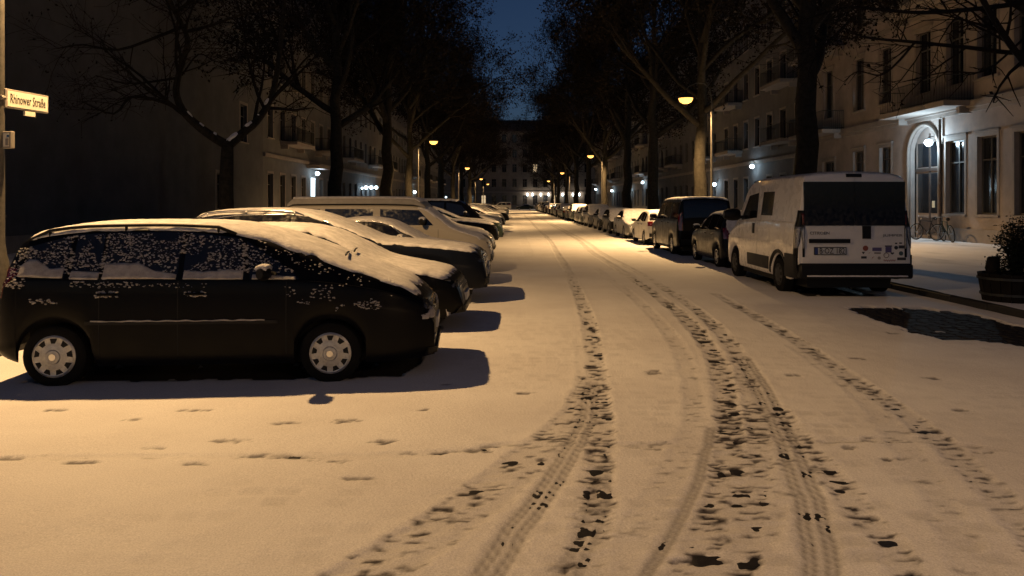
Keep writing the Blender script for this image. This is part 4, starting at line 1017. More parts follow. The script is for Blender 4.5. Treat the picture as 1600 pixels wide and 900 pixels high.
# ------------------------------------------------------------------ buildings
def cool_light(p, power, r=.09, col=COOL_COL, name='wall_lamp_light'):
    l = bpy.data.lights.new(name, 'POINT'); l.energy = power; l.color = col; l.shadow_soft_size = r
    return l
WIN_ME = {}
def window_meshes(w, h, style=0):
    k = (round(w, 2), round(h, 2), style)
    if k in WIN_ME: return WIN_ME[k]
    f = MB(); t = .07; d = .06               # local: x along the wall, y outward negative, z up, origin at lower left
    f.box((0, -.03, 0), (t, d, h)); f.box((w - t, -.03, 0), (w, d, h)); f.box((t, -.03, 0), (w - t, d, t)); f.box((t, -.03, h - t), (w - t, d, h))
    f.box((w / 2 - .035, -.028, t), (w / 2 + .035, d - .002, h - t)); zt = h * .70
    f.box((t, -.026, zt - .03), (w / 2 - .035, d - .004, zt + .03)); f.box((w / 2 + .035, -.026, zt - .03), (w - t, d - .004, zt + .03))
    frame = f.mesh('window', M_FRAME)
    p = MB(); p.add([(t, .02, t), (w - t, .02, t), (w - t, .02, h - t), (t, .02, h - t)], [(0, 1, 2, 3)]); pane = p.mesh('pane', M_PANE)
    s = MB(); o = .13
    s.box((-o - .04, -.30, -.10), (w + o + .04, -.12, -.02)); sill = s.mesh('sill', None)
    u = MB(); u.box((-o, -.225, -.018), (-.005, -.155, h + .005)); u.box((w + .005, -.225, -.018), (w + o, -.155, h + .005)); u.box((-o, -.228, h + .008), (w + o, -.155, h + .16))
    if style == 1: u.box((-o - .08, -.29, h + .162), (w + o + .08, -.155, h + .24))
    sur = u.mesh('surround', None)
    WIN_ME[k] = (frame, pane, sill, sur); return WIN_ME[k]

def building(name, label, y0, y1, side, height, col, openings, X, trim_col=None, bands=(), depth=11., plinth=.7):
    """side=+1: facade on the right, seen from -x; openings (s0, s1, z0, z1, kind) with s along the street (y)"""
    root = thing(name, label, 'building', (X, (y0 + y1) / 2, 0))
    yc = (y0 + y1) / 2; n = Vector((-side, 0, 0)); pm = col
    tm = trim_col or col
    S = sorted({y0, y1} | {v for o in openings for v in o[:2]}); Zs = sorted({0., height} | {v for o in openings for v in o[2:4]})
    w = MB(); R = .20
    P = lambda s, z, d=0.: (side * d, s - yc, z)
    for i in range(len(S) - 1):
        run = None
        for j in range(len(Zs) - 1):
            a, b_, c, d = S[i], S[i+1], Zs[j], Zs[j+1]; m_ = ((a + b_) / 2, (c + d) / 2)
            if any(o[0] < m_[0] < o[1] and o[2] < m_[1] < o[3] for o in openings): continue
            q = [P(a, c), P(b_, c), P(b_, d), P(a, d)]
            w.add(q if side < 0 else q[::-1], [(0, 1, 2, 3)])
    for a, b_, c, d, *_ in openings:
        for q in ([P(a, c), P(a, c, R), P(a, d, R), P(a, d)], [P(b_, c), P(b_, d), P(b_, d, R), P(b_, c, R)], [P(a, d), P(a, d, R), P(b_, d, R), P(b_, d)], [P(a, c), P(b_, c), P(b_, c, R), P(a, c, R)]):
            w.add(q, [(0, 1, 2, 3)])
        w.add([P(a, c, R + .06), P(b_, c, R + .06), P(b_, d, R + .06), P(a, d, R + .06)], [(0, 1, 2, 3)])
    for q in ([P(y0, 0), P(y0, 0, depth), P(y0, height, depth), P(y0, height)], [P(y1, 0), P(y1, height), P(y1, height, depth), P(y1, 0, depth)], [P(y0, 0, depth), P(y1, 0, depth), P(y1, height, depth), P(y0, height, depth)]):
        w.add(q, [(0, 1, 2, 3)])
    w.build('wall', pm, root)
    rf = MB(); e = .35
    rf.prism([P(y0, height, -e), P(y0, height + .3, -e), P(y0, height + 3.2, 4.), P(y0, height + 3.2, depth - 3), P(y0, height, depth)], (0, y0, 0), (0, y1, 0)); rf.build('roof', mat('roof_tile', (.05, .035, .03), .85, noise=(2, .3)), root)
    for z, h, pr in bands:
        b = MB(); b.box((min(-side * pr, -side * .002), y0 - yc, z), (max(-side * pr, -side * .002), y1 - yc, z + h)); b.build('cornice', tm, root)
    if plinth:
        pb = MB(); doors = sorted([o for o in openings if o[2] < plinth]); cur = y0
        for o in doors + [(y1, y1, 0, 0)]:
            if o[0] - cur > .05: pb.box((min(-side * .05, -side * .002), cur - yc, 0), (max(-side * .05, -side * .002), o[0] - yc, plinth))
            cur = o[1]
        pb.build('plinth', tm, root)
    for a, b_, c, d, kind in openings:
        if kind in ('win', 'winc', 'lit', 'litw'):
            fr, pane, sill, sur = window_meshes(b_ - a, d - c, 1 if kind == 'winc' else 0)
            o = link('window', fr, root); rz = -side * math.pi / 2
            o.location = (side * R, (b_ if side > 0 else a) - yc, c); o.rotation_euler[2] = rz
            pn = link('pane', pane, o)
            if kind in ('lit', 'litw'): pn.material_slots[0].link = 'OBJECT'; pn.material_slots[0].material = M_COOLW if kind == 'lit' else M_WARMW
            if y1 < 70 or kind == 'winc':
                for me_, nm in ((sill, 'sill'), (sur, 'surround')):
                    q = link(nm, me_, o)
                    if q.data.materials[0] is None: q.data.materials[0] = tm
        elif kind == 'door':
            b = MB(); ww = b_ - a
            b.box((side * R - .03, a - yc, c), (side * R + .03, b_ - yc, d)); dr = b.build('door', M_DOOR, root)
            for k in range(2):
                for z0, z1 in ((.25, 1.0), (1.15, d - .9), (d - .75, d - .15)):
                    if z1 - z0 < .1: continue
                    x = side * R - side * .05; yy = a - yc + ww * (.06 + .47 * k)
                    b = MB(); b.box((min(x, x + side * .03), yy, z0), (max(x, x + side * .03), yy + ww * .41, z1), bev=.008); b.build('door_panel', M_DOOR, dr)
            b = MB(); x = side * R - side * .06; b.tube([(x, (a + b_) / 2 - yc + .06, 1.0), (x - side * .04, (a + b_) / 2 - yc + .06, 1.05), (x - side * .04, (a + b_) / 2 - yc + .06, 1.25), (x, (a + b_) / 2 - yc + .06, 1.3)], .014, 5); b.build('door_handle', M_CHROME, dr)
    return root, yc
def balcony(root, yc, side, a, b_, z, pr=1.1, h=1.0, m=None):
    s = MB(); s.box((min(-side * pr, 0), a - yc, z - .22), (max(-side * pr, 0), b_ - yc, z)); sl = s.build('balcony_slab', m, root)
    q = MB(); q.box((min(-side * .0, -side * .5), a - yc + .2, z - .5), (max(-side * .0, -side * .5), a - yc + .4, z - .222)); q.box((min(0, -side * .5), b_ - yc - .4, z - .5), (max(0, -side * .5), b_ - yc - .2, z - .222)); q.build('bracket', m, sl)
    r_ = MB(); path = [(-side * .03, a - yc + .04), (-side * (pr - .05), a - yc + .04), (-side * (pr - .05), b_ - yc - .04), (-side * .03, b_ - yc - .04)]
    for zz in (z + .08, z + h): r_.tube([(x, y, zz) for x, y in path], .022, 5)
    for (x0, y0_), (x1, y1_) in zip(path[:-1], path[1:]):
        n = max(2, int(math.hypot(x1 - x0, y1_ - y0_) / .11))
        for k in range(n + 1):
            t = k / n; r_.tube([(x0 + (x1-x0)*t, y0_ + (y1_-y0_)*t, z), (x0 + (x1-x0)*t, y0_ + (y1_-y0_)*t, z + h)], .010, 3)
    r_.build('railing', M_IRON, sl)
def wall_lamp(label, x, y, z, side, power, r=.13, group='cool entrance lamps on the facades', kind='globe'):
    root = thing('wall_lamp', label, 'lamp', (x, y, z), 0, group)
    b = MB(); b.lathe([(.001, -r), (r * .7, -r * .72), (r, 0), (r * .7, r * .72), (.001, r)], 14); b.build('globe', M_COOL, root, smooth=True)
    b = MB(); b.tube([(0, 0, r * .9), (0, 0, r * 1.5), (side * .22, 0, r * 1.6)], .02, 6); b.lathe([(.001, r * 1.35), (r * .8, r * .95), (r * .85, r * .85)], 12); b.build('bracket', M_IRON, root)
    l = cool_light(None, power); lo = link('lamp_light', l, root); lo.location = (-side * (r + .10), 0, -.02)
    return root

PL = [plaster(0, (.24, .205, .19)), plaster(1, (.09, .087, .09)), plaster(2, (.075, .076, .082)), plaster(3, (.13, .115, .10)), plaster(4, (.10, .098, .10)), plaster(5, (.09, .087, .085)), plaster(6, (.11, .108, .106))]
TR = mat('stucco_trim', (.20, .175, .16), .85, noise=(2, .2), bump=(30, .3, .008))

# ---- right: corner house with arched entrance
op = []
gw = [(42.9, 44.5), (39.3, 40.5), (36.5, 37.6), (30.55, 31.86), (28.5, 29.7), (26.3, 27.5), (24.2, 25.4), (22.1, 23.3)]
for a, b_ in gw: op.append((a, b_, 1.30 if b_ < 33 else 2.6, 4.40 if b_ < 33 else 4.55, 'winc'))
op[0] = (42.9, 44.5, 2.2, 4.2, 'winc')
op.append((32.35, 34.70, .14, 5.20, 'portal'))
up = [43.7, 39.9, 37.05, 33.6, 31.2, 29.1, 26.9, 24.8, 22.7]
for z0, z1 in ((6.75, 9.55), (11.1, 13.7), (15.2, 17.4)):
    for c in up: op.append((c - .6, c + .6, z0, z1, 'winc' if z0 < 8 else 'win'))
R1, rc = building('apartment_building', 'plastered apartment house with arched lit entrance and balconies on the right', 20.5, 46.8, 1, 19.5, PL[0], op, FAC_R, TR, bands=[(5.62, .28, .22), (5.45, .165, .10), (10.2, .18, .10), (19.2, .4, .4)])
# arched portal: spandrels, reveal, inner door
pa, pb_, pt = 32.35, 34.70, 5.20; rad = (pb_ - pa) / 2; zc = pt - rad; pc = (pa + pb_) / 2
for sg in (-1, 1):
    arc = [(0, pc - rc + sg * rad * math.cos(t), zc + rad * math.sin(t)) for t in np.linspace(0, math.pi / 2, 12)]
    poly = [(.004, y, z) for _, y, z in arc] + [(.004, pc - rc + sg * rad, pt)]
    b = MB(); b.prism(poly, (0, 0, 0), (.19, 0, 0)); b.build('spandrel', PL[0], R1)
b = MB(); q = [(-.05, pc - rc + (rad + .10) * math.cos(t), zc + (rad + .10) * math.sin(t)) for t in np.linspace(0, math.pi, 25)]
q = [(-.05, pc - rc + rad + .10, .14)] + q + [(-.05, pc - rc - rad - .10, .14)]
b.tube(q, .085, 6); b.build('portal_moulding', TR, R1, smooth=True)
b = MB()                                    # porch recess behind the arch
for s0 in (pa - rc, pb_ - rc): b.add([(.26, s0, .13), (1.7, s0, .13), (1.7, s0, pt), (.26, s0, pt)], [(0, 1, 2, 3)])
b.add([(.26, pa - rc, pt), (1.7, pa - rc, pt), (1.7, pb_ - rc, pt), (.26, pb_ - rc, pt)], [(0, 1, 2, 3)])
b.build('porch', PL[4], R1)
b = MB(); b.box((.262, pa - rc + .02, .14), (.30, pb_ - rc - .02, 4.9)); pdoor = b.build('door', mat('entrance_door_blue', (.05, .07, .085), .5, noise=(5, .3)), R1)
for k in range(2):
    for z0, z1, mm_ in ((.3, 1.1, M_DOOR), (1.3, 3.1, M_PANE), (3.4, 4.5, M_PANE)):
        y0_ = pa - rc + .16 + k * 1.06
        b = MB(); b.box((.235, y0_, z0), (.261, y0_ + .92, z1), bev=.008); b.build('door_panel', mm_, pdoor)
b = MB(); b.box((.22, pc - rc - .05, .14), (.26, pc - rc + .05, 4.9)); b.build('door_post', M_DOOR, pdoor)
b = MB(); b.box((.20, pa - rc + .02, 3.2), (.26, pb_ - rc - .02, 3.34)); b.build('transom', M_DOOR, pdoor)
b = MB(); b.box((.215, pc - rc - .42, 1.55), (.234, pc - rc - .22, 1.85)); b.build('notice', mat('notice_paper', (.55, .5, .35), .8), pdoor)
balcony(R1, rc, 1, 29.9, 35.2, 5.92, 1.25, 1.05, TR); balcony(R1, rc, 1, 41.6, 46.7, 5.92, 1.25, 1.05, TR); balcony(R1, rc, 1, 29.9, 35.2, 10.6, 1.25, 1.05, TR); balcony(R1, rc, 1, 41.6, 46.7, 10.6, 1.25, 1.05, TR)
b = MB(); b.tube([(-.10, 32.15 - rc, .3), (-.10, 32.15 - rc, 5.4)], .055, 8)
for z in (1, 2.6, 4.2): b.tube([(-.10, 32.15 - rc, z - .03), (-.10, 32.15 - rc, z + .03)], .07, 8)
b.build('downpipe', mat('rusty_zinc', (.10, .07, .055), .7, metal=.3, noise=(6, .4)), R1, smooth=True)
wall_lamp('bright cool globe lamp in the arched entrance beside the downpipe', FAC_R - .30, 32.66, 4.42, 1, 300, .17)

# ---- generic rows
def row_house(name, label, y0, y1, side, col, X, floors=5, fh=3.9, bay=2.6, seed=0, lit=(), door=None):
    rg = random.Random(seed); n = int((y1 - y0) / bay); off = (y1 - y0 - n * bay) / 2; ops = []; dk = door if door is not None else n // 2
    for k in range(n):
        c = y0 + off + bay * (k + .5)
        for f in range(floors):
            if f == 0:
                if k == dk: ops.append((c - .75, c + .75, .14, 3.4, 'door')); continue
                ops.append((c - .55, c + .55, 1.3, 3.7, lit[(k, 0)] if (k, 0) in lit else 'win'))
            else:
                z = 1.3 + fh * f + .9; ops.append((c - .52, c + .52, z, z + 2.1, lit[(k, f)] if (k, f) in lit else 'win'))
    h = 1.3 + fh * floors + .8
    rt, yc = building(name, label, y0, y1, side, h, col, ops, X, TR, bands=[(4.75, .25, .16), (h - .3, .4, .4)])
    return rt, yc, (y0 + off + bay * (dk + .5))
rows_r = [(46.8, 66., 1, 1), (66., 87., 4, 2), (87., 108., 2, 3), (108., 133., 6, 4), (133., 166., 3, 5)]
LBR = ['dark apartment house next to the arched one on the right', 'apartment house behind the lamp-lit tree trunk on the right', 'third apartment house along the right side', 'pale apartment house farther along the right side', 'last apartment house on the right before the crossing']
for (y0, y1, c, sd), lb in zip(rows_r, LBR):
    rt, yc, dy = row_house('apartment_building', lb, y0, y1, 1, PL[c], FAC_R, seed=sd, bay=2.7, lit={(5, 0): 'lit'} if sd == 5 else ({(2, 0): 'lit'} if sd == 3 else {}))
    balcony(rt, yc, 1, y0 + 1.5, y0 + 5.5, 6.0, 1.2, 1.0, TR); balcony(rt, yc, 1, y1 - 6, y1 - 2, 6.0, 1.2, 1.0, TR); balcony(rt, yc, 1, y0 + 1.5, y0 + 5.5, 9.9, 1.2, 1.0, TR); balcony(rt, yc, 1, y1 - 6, y1 - 2, 9.9, 1.2, 1.0, TR)
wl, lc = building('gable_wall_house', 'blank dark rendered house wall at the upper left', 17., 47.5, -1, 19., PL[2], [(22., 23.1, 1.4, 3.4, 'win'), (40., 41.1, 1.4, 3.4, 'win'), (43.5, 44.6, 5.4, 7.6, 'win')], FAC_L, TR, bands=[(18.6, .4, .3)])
rows_l = [(47.5, 66., 4, 11), (66., 88., 1, 12), (88., 112., 4, 13), (112., 140., 3, 14), (140., 168., 6, 15)]
LBL = ['apartment house with tall windows and a lit doorway on the left', 'apartment house with three cool lamps over its door on the left', 'third apartment house along the left side behind trees', 'fourth apartment house along the left side', 'last apartment house on the left before the crossing']
for (y0, y1, c, sd), lb in zip(rows_l, LBL):
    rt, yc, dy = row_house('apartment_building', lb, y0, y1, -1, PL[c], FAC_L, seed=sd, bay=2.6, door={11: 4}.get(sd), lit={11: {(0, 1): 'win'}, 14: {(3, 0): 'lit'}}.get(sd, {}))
    if sd == 11:
        b = MB(); b.box((.02, dy - yc - .62, .3), (.14, dy - yc - .10, 3.75)); b.box((.02, dy - yc + .02, .3), (.14, dy - yc + .20, 3.75)); b.build('lit_door_glass', M_COOLW, rt)
        b = MB(); b.box((0, dy - yc - 1.6, 4.72 - .25), (1.0, dy - yc + 1.6, 4.745)); b.build('canopy', TR, rt)
        wall_lamp('cool globe lamp above the bright doorway on the left', FAC_L + .35, dy + .1, 4.12, -1, 60, .17)
    balcony(rt, yc, -1, y0 + 3.5, y0 + 8, 6.0, 1.2, 1.0, TR); balcony(rt, yc, -1, y1 - 6, y1 - 2, 6.0, 1.2, 1.0, TR)
def cl(label, px_, py_, side, power, r=.14):
    X = (FAC_R - .3) if side > 0 else (FAC_L + .3); d = X * FPX / (px_ - 800); z = CAM_H + (HORIZON - py_) * d / FPX
    wall_lamp(label, X, d, z, side, power, r)
cl('small cool lamp on the dark facade above the white van cab', 1175, 260, 1, 60, .17)
cl('cool lamp beside the slim pale post behind the black van', 1116, 288, 1, 55, .18)
cl('blue-white lamp on the right facade between tree trunks', 1004, 285, 1, 70, .20)
cl('cool lamp farther along the right facade', 984, 297, 1, 40, .18)
cl('cool lamp with a bright streak near the far right tree trunks', 956, 298, 1, 70, .22)
cl('farthest cool lamp on the right facade', 931, 296, 1, 70, .22)
for k, q in enumerate((572, 580, 588)): cl(['left', 'middle', 'right'][k] + ' one of the three cool lamps clustered over a left doorway', q, 293, -1, 40, .20)
cl('small cool lamp left of the triple lamps', 566, 294, -1, 8, .12)
cl('blue-white lamp on the left facade behind the camper van', 648, 300, -1, 60, .24)
cl('far cool lamp on the left facade beyond the second street lamp', 697, 308, -1, 45, .2)
# ---- house closing the street
ops = []
x0, x1 = -34., 52.; n = 31; bay = (x1 - x0) / n
EY = 199.
root = thing('apartment_building', 'lamp-lit apartment house closing the far end of the street', 'building', ((x0 + x1) / 2, EY, 0))
xc = (x0 + x1) / 2; w = MB(); H_ = 21.
fl = [(1.2, 3.8)] + [(1.2 + 4. * f + .8, 1.2 + 4. * f + 3.0) for f in range(1, 5)]
Sx = sorted({x0, x1} | {x0 + bay * (k + .5) + d for k in range(n) for d in (-.6, .6)}); Zz = sorted({0., H_} | {z for f in fl for z in f})
cx = lambda x: any(abs(x - (x0 + bay * (k + .5))) < .6 for k in range(n))
for i in range(len(Sx) - 1):
    for j in range(len(Zz) - 1):
        if cx((Sx[i] + Sx[i+1]) / 2) and any(f[0] < (Zz[j] + Zz[j+1]) / 2 < f[1] for f in fl): continue
        w.add([(Sx[i] - xc, 0, Zz[j]), (Sx[i+1] - xc, 0, Zz[j]), (Sx[i+1] - xc, 0, Zz[j+1]), (Sx[i] - xc, 0, Zz[j+1])], [(0, 1, 2, 3)])
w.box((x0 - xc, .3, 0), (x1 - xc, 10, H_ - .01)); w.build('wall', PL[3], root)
rf = MB(); rf.prism([(x0 - xc, -.4, H_), (x0 - xc, -.4, H_ + .3), (x0 - xc, 3.5, H_ + 3.4), (x0 - xc, 10, H_)], (x0, 0, 0), (x1, 0, 0)); rf.build('roof', MATS['roof_tile'], root)
b = MB(); b.box((x0 - xc, -.2, 4.55), (x1 - xc, -.002, 4.8)); b.build('cornice', TR, root)
for k in range(n):
    x = x0 + bay * (k + .5)
    for f, (z0, z1) in enumerate(fl):
        fr, pane, _, _ = window_meshes(1.2, z1 - z0); o = link('window', fr, root); o.location = (x - .6 - xc, .18, z0); pn = link('pane', pane, o)
        if (f == 0 and k in (9, 16)) or (f == 2 and k == 14): pn.material_slots[0].link = 'OBJECT'; pn.material_slots[0].material = M_WARMW
WARMISH = (1.0, .80, .58)
for k, q in enumerate((824, 832, 845, 857, 879, 895, 905)):
    x = (q - 800) / FPX * EY; rt = thing('wall_lamp', 'pale wall lamp on the far end house, %s from the left' % ordn(k + 1), 'lamp', (x, EY - .25, 4.0), 0, 'pale wall lamps on the far end house')
    b = MB(); b.lathe([(.10, -.35), (.14, -.3), (.14, .3), (.10, .35)], 10); b.build('shade', M_COOL, rt, smooth=True)
    b = MB(); b.box((-.03, .1, -.05), (.03, .25, .05)); b.build('bracket', M_IRON, rt)
    l = cool_light(None, 110, .15, WARMISH); lo = link('lamp_light', l, rt); lo.location = (0, -.35, 0)
# ------------------------------------------------------------------ street lamps
def lamp_proto():
    root = thing('street_lamp', 'street lamp', 'street lamp')
    b = MB(); b.lathe([(.10, 0), (.10, .9), (.075, 1.0), (.055, 1.15), (.045, 5.35), (.065, 5.38), (.065, 5.5), (.03, 5.52)], 12); b.build('pole', M_POST, root, smooth=True, angle=40)
    b = MB(); pts = [(0, 0, 5.5), (0, 0, 6.0), (.08, 0, 6.45), (.32, 0, 6.68), (.65, 0, 6.70), (.98, 0, 6.55), (1.10, 0, 6.32)]
    b.tube(pts, [.022, .02, .02, .018, .018, .018, .018], 7); b.build('arm', M_IRON, root, smooth=True)
    b = MB(); b.lathe([(.02, 6.42), (.05, 6.38), (.08, 6.26), (.17, 6.20), (.30, 6.12), (.34, 6.06), (.345, 6.04), (.30, 6.075), (.10, 6.10)], 20, c=(1.10, 0, 0)); hd = b.build('lamp_shade', M_IRON, root, smooth=True, angle=50)
    b = MB(); b.lathe([(.30, 6.085), (.295, 6.01), (.24, 5.90), (.12, 5.83), (.001, 5.82)], 18, c=(1.10, 0, 0)); b.build('lamp_bowl', M_WARM, root, smooth=True)
    return root
LP = lamp_proto(); lamp_used = []
def street_lamp(x, y, rz, label, power=LAMP_W, col=LAMP_COL):
    o = copy_tree(LP) if lamp_used else LP; lamp_used.append(o)
    o.location = (x, y, .12); o.rotation_euler = (0, 0, rz); tag(o, label, 'street lamp', 'street lamps along both pavements')
    l = bpy.data.lights.new('lamp_light', 'SPOT'); l.energy = power; l.color = col; l.shadow_soft_size = .07; l.spot_size = math.radians(158); l.spot_blend = .55
    lo = link('lamp_light', l, o); lo.location = (1.10, 0, 5.72)
LX, RX = -6.725, 8.43; L0X, L0Y = -6.37, 9.2
street_lamp(L0X, L0Y, 0, 'street lamp carrying the street-name sign at the left edge', LAMP_W * .82)
for k, (y, lb) in enumerate(((53., 'lit street lamp on the left, nearest of the left row in view'), (93., 'second lit street lamp in view on the left'), (135., 'third lit street lamp in view on the left'), (172., 'farthest lit street lamp on the left'))):
    street_lamp(LX, y, 0, lb)
for y, lb in ((31.2, 'brightest street lamp, in front of a tree trunk on the right'), (69., 'second lit street lamp on the right'), (108., 'third lit street lamp on the right'), (148., 'farthest lit street lamp on the right')):
    street_lamp(RX, y, math.pi, lb)
street_lamp(RX, -7.5, math.pi, 'street lamp behind the viewer on the right pavement', LAMP_W * .88, (1.0, .63, .40))

# ------------------------------------------------------------------ street-name signs on the left post
def plate_sign(name, label, x, y, z, yaw, w, h, text, size, box=False):
    root = thing(name, label, 'street sign', (x, y, z), yaw)
    b = MB(); b.box((0, -.03 if box else -.018, -h / 2), (w, .03 if box else .018, h / 2), bev=.008); b.build('sign_frame', M_SIGNF, root)
    b = MB(); d = .034 if box else .022; b.box((.025, -d, -h / 2 + .022), (w - .025, d, h / 2 - .022)); b.build('sign_face', M_SIGN, root)
    if text:
        me = text_mesh(text, size, M_INK, .001); wd = max(v.co.x for v in me.vertices) - min(v.co.x for v in me.vertices)
        o = link('lettering', me, root); o.location = (w / 2, -d - .003, 0); o.rotation_euler = (math.pi / 2, 0, 0); o.scale = ((w - .13) / wd, 1, 1)
    b = MB(); b.tube([(0, 0, 0), (-.06, 0, 0)], .03, 8); b.build('bracket', M_SIGNF, root)
    return root
zs = CAM_H + (HORIZON - 153) * 9.2 / FPX
sg_ = plate_sign('street_name_sign', 'cream street-name sign with black lettering on the post at the left edge', L0X + .055, L0Y, zs, math.radians(80), .68, .24, 'Rhinower Straße', .17)
b = MB(); b.box((.30, -.016, -.185), (.46, .016, -.127)); b.build('number_tab', M_SIGN, sg_)
zs = CAM_H + (HORIZON - 219) * 9.2 / FPX
s2 = plate_sign('small_sign', 'small cream box sign below the street-name sign on the left post', L0X + .055, L0Y, zs, math.radians(-20), .15, .21, None, .1, True)
b = MB(); b.box((.10, -.045, .03), (.135, -.036, .06)); b.build('clip', M_CHROME, s2)
b = MB(); b.box((.075, -.042, -.07), (.125, -.036, .015)); b.build('dark_field', M_SIGNF, s2)

# ------------------------------------------------------------------ trees
class Tree:
    def __init__(s, seed): s.r = random.Random(seed); s.wood = MB(); s.fine = MB(); s.leaf = MB()
    def vec(s): return Vector((s.r.gauss(0, 1), s.r.gauss(0, 1), s.r.gauss(0, 1))).normalized()
    def grow(s, p, d, L, r0, lev, maxlev, up=.1, droop=0.):
        R = s.r; n = max(3, int(L / (.55 if lev < 2 else .45))) if lev < 4 else 2; pts = [Vector(p)]; d = Vector(d).normalized(); rad = [r0]; q = Vector(p)
        for k in range(n):
            d = (d + s.vec() * (.16 if lev < 3 else .25) + Vector((0, 0, up if lev < 3 else -droop))).normalized(); q = q + d * (L / n); pts.append(q.copy()); rad.append(r0 * (1 - .72 * (k + 1) / n) + .002)
        s.limb(pts, rad, lev, maxlev, up, droop); return pts
    def limb(s, pts, rad, lev, maxlev, up=.1, droop=0.):
        R = s.r
        (s.wood if lev < 2 else s.fine).tube(pts, rad, 9 if lev == 0 else 7 if lev == 1 else 4 if lev == 2 else 3, cap=lev < 2)
        pts = [Vector(p) for p in pts]; L = sum((b_ - a).length for a, b_ in zip(pts, pts[1:]))
        if lev >= maxlev:
            for _ in range(s.leafn):
                if R.random() < s.leafp: s.add_leaf(pts[R.randrange(1, len(pts))] + s.vec() * .10)
            return
        nc = {0: 7, 1: int(4 + L * 1.1), 2: int(3 + L * 2.0), 3: int(3 + L * 4.2)}[lev]
        for k in range(nc):
            t = R.uniform(.25 if lev else .55, 1.) if k else 1.
            f = t * (len(pts) - 1); i = min(int(f), len(pts) - 2); p = pts[i].lerp(pts[i+1], f - i); d0 = (pts[i+1] - pts[i]).normalized()
            a = {0: .75, 1: .85, 2: .9, 3: .95}[lev] * R.uniform(.6, 1.2)
            sd = d0.cross(s.vec()); sd = sd.normalized() if sd.length > 1e-3 else d0.orthogonal()
            d = d0 * math.cos(a) + sd * math.sin(a)
            cl_ = {0: R.uniform(5, 7.5), 1: R.uniform(1.8, 3.4), 2: R.uniform(.9, 1.7), 3: R.uniform(.35, .8)}[lev] * s.scale * (1.15 - .35 * t)
            rr_ = rad[i] * {0: .55, 1: .5, 2: .5, 3: .55}[lev]
            s.grow(p, d, cl_, max(rr_, .0035), lev + 1, maxlev, up, droop)
    def add_leaf(s, p):
        a = s.vec(); b_ = a.cross(s.vec()); b_ = b_.normalized() if b_.length > 1e-3 else a.orthogonal(); h = s.r.uniform(.03, .06) * s.leafs
        s.leaf.add([p - a * h, p + b_ * h * .6, p + a * h, p - b_ * h * .6 + Vector((0, 0, .01))], [(0, 1, 2, 3)])
    leafn = 4; leafp = .8; leafs = 1.5; scale = 1.
    def finish(s, name, label, loc=(0, 0, .1), snowline=None):
        root = thing(name, label, 'tree', loc); tr = s.wood.build('trunk', M_BARK, root, smooth=True)
        n = len(s.fine.f); s.fine.add(s.leaf.v, s.leaf.f, 1); s.fine.build('crown', [M_TWIG, M_LEAF], root)
        return root
def generic_tree(seed, h0=4.5, r0=.30, leafp=.95, scale=1.12, lean=(0, 0)):
    t = Tree(seed); t.leafp = leafp; t.scale = scale; R = t.r
    pts = [Vector((0, 0, -.1)), Vector((0, 0, .25)), Vector((.02, 0, 1.2))]; rad = [r0 * 1.35, r0 * 1.08, r0]
    n = 9
    for k in range(1, n + 1):
        z = 1.2 + k * (h0 + 5.0 - 1.2) / n; pts.append(Vector((lean[0] * z + R.uniform(-.08, .08), lean[1] * z + R.uniform(-.08, .08), z))); rad.append(r0 * (1 - .55 * k / n))
    t.wood.tube(pts, rad, 12)
    for k in range(9):
        f = 3 + (len(pts) - 4) * (.35 + .65 * k / 8); i = min(int(f), len(pts) - 2); p = pts[i].lerp(pts[i+1], f - i); a = k * 2.4 + R.uniform(-.4, .4)
        el = R.uniform(.45, 1.1) if k < 8 else 1.5
        d = Vector((math.cos(a) * math.cos(el), math.sin(a) * math.cos(el), math.sin(el)))
        t.grow(p, d, R.uniform(5.5, 8) * scale, rad[i] * .62, 1, 4, .06)
    return t
TP = [generic_tree(1).finish('street_tree', 'tree'), generic_tree(2, 5.0, .34).finish('street_tree', 'tree'), generic_tree(7, 4.0, .27).finish('street_tree', 'tree')]
tp_used = set(); G_T = 'bare street trees along both pavements'
def tree(k, x, y, rz, label, s=1.):
    o = TP[k] if k not in tp_used else copy_tree(TP[k]); tp_used.add(k)
    o.location = (x, y, .1); o.rotation_euler = (0, 0, rz); o.scale = (s, s, s); tag(o, label, 'tree', G_T)
TL = [(-8.0, 33.6), (-8.1, 48.), (-8.0, 57.5), (-8.0, 70.), (-8.1, 84.), (-8., 100.), (-8., 118.), (-8., 140.), (-8, 160)]
for k, (x, y) in enumerate(TL): tree(k % 3, x, y, k * 1.7 + .4, 'bare street tree on the left pavement, %s behind the forked tree' % ordn(k + 1), 1.08 + .06 * ((k * 5) % 3))
TRT = [(8.75, 22.), (8.72, 34.2), (8.9, 46.7), (8.9, 57.), (8.9, 71.), (8.9, 86.), (8.9, 102.), (8.9, 120.), (8.9, 142.), (8.9, 162)]
for k, (x, y) in enumerate(TRT):
    lb = 'dark street tree rising behind the white van' if k == 0 else 'thick mossy street tree trunk lit by the bright lamp' if k == 1 else 'bare street tree on the right pavement, %s after the lamp-lit trunk' % ordn(k - 1)
    tree((k + 1) % 3, x, y, k * 2.3 + .9, lb, 1.08 + .07 * ((k * 4) % 3))
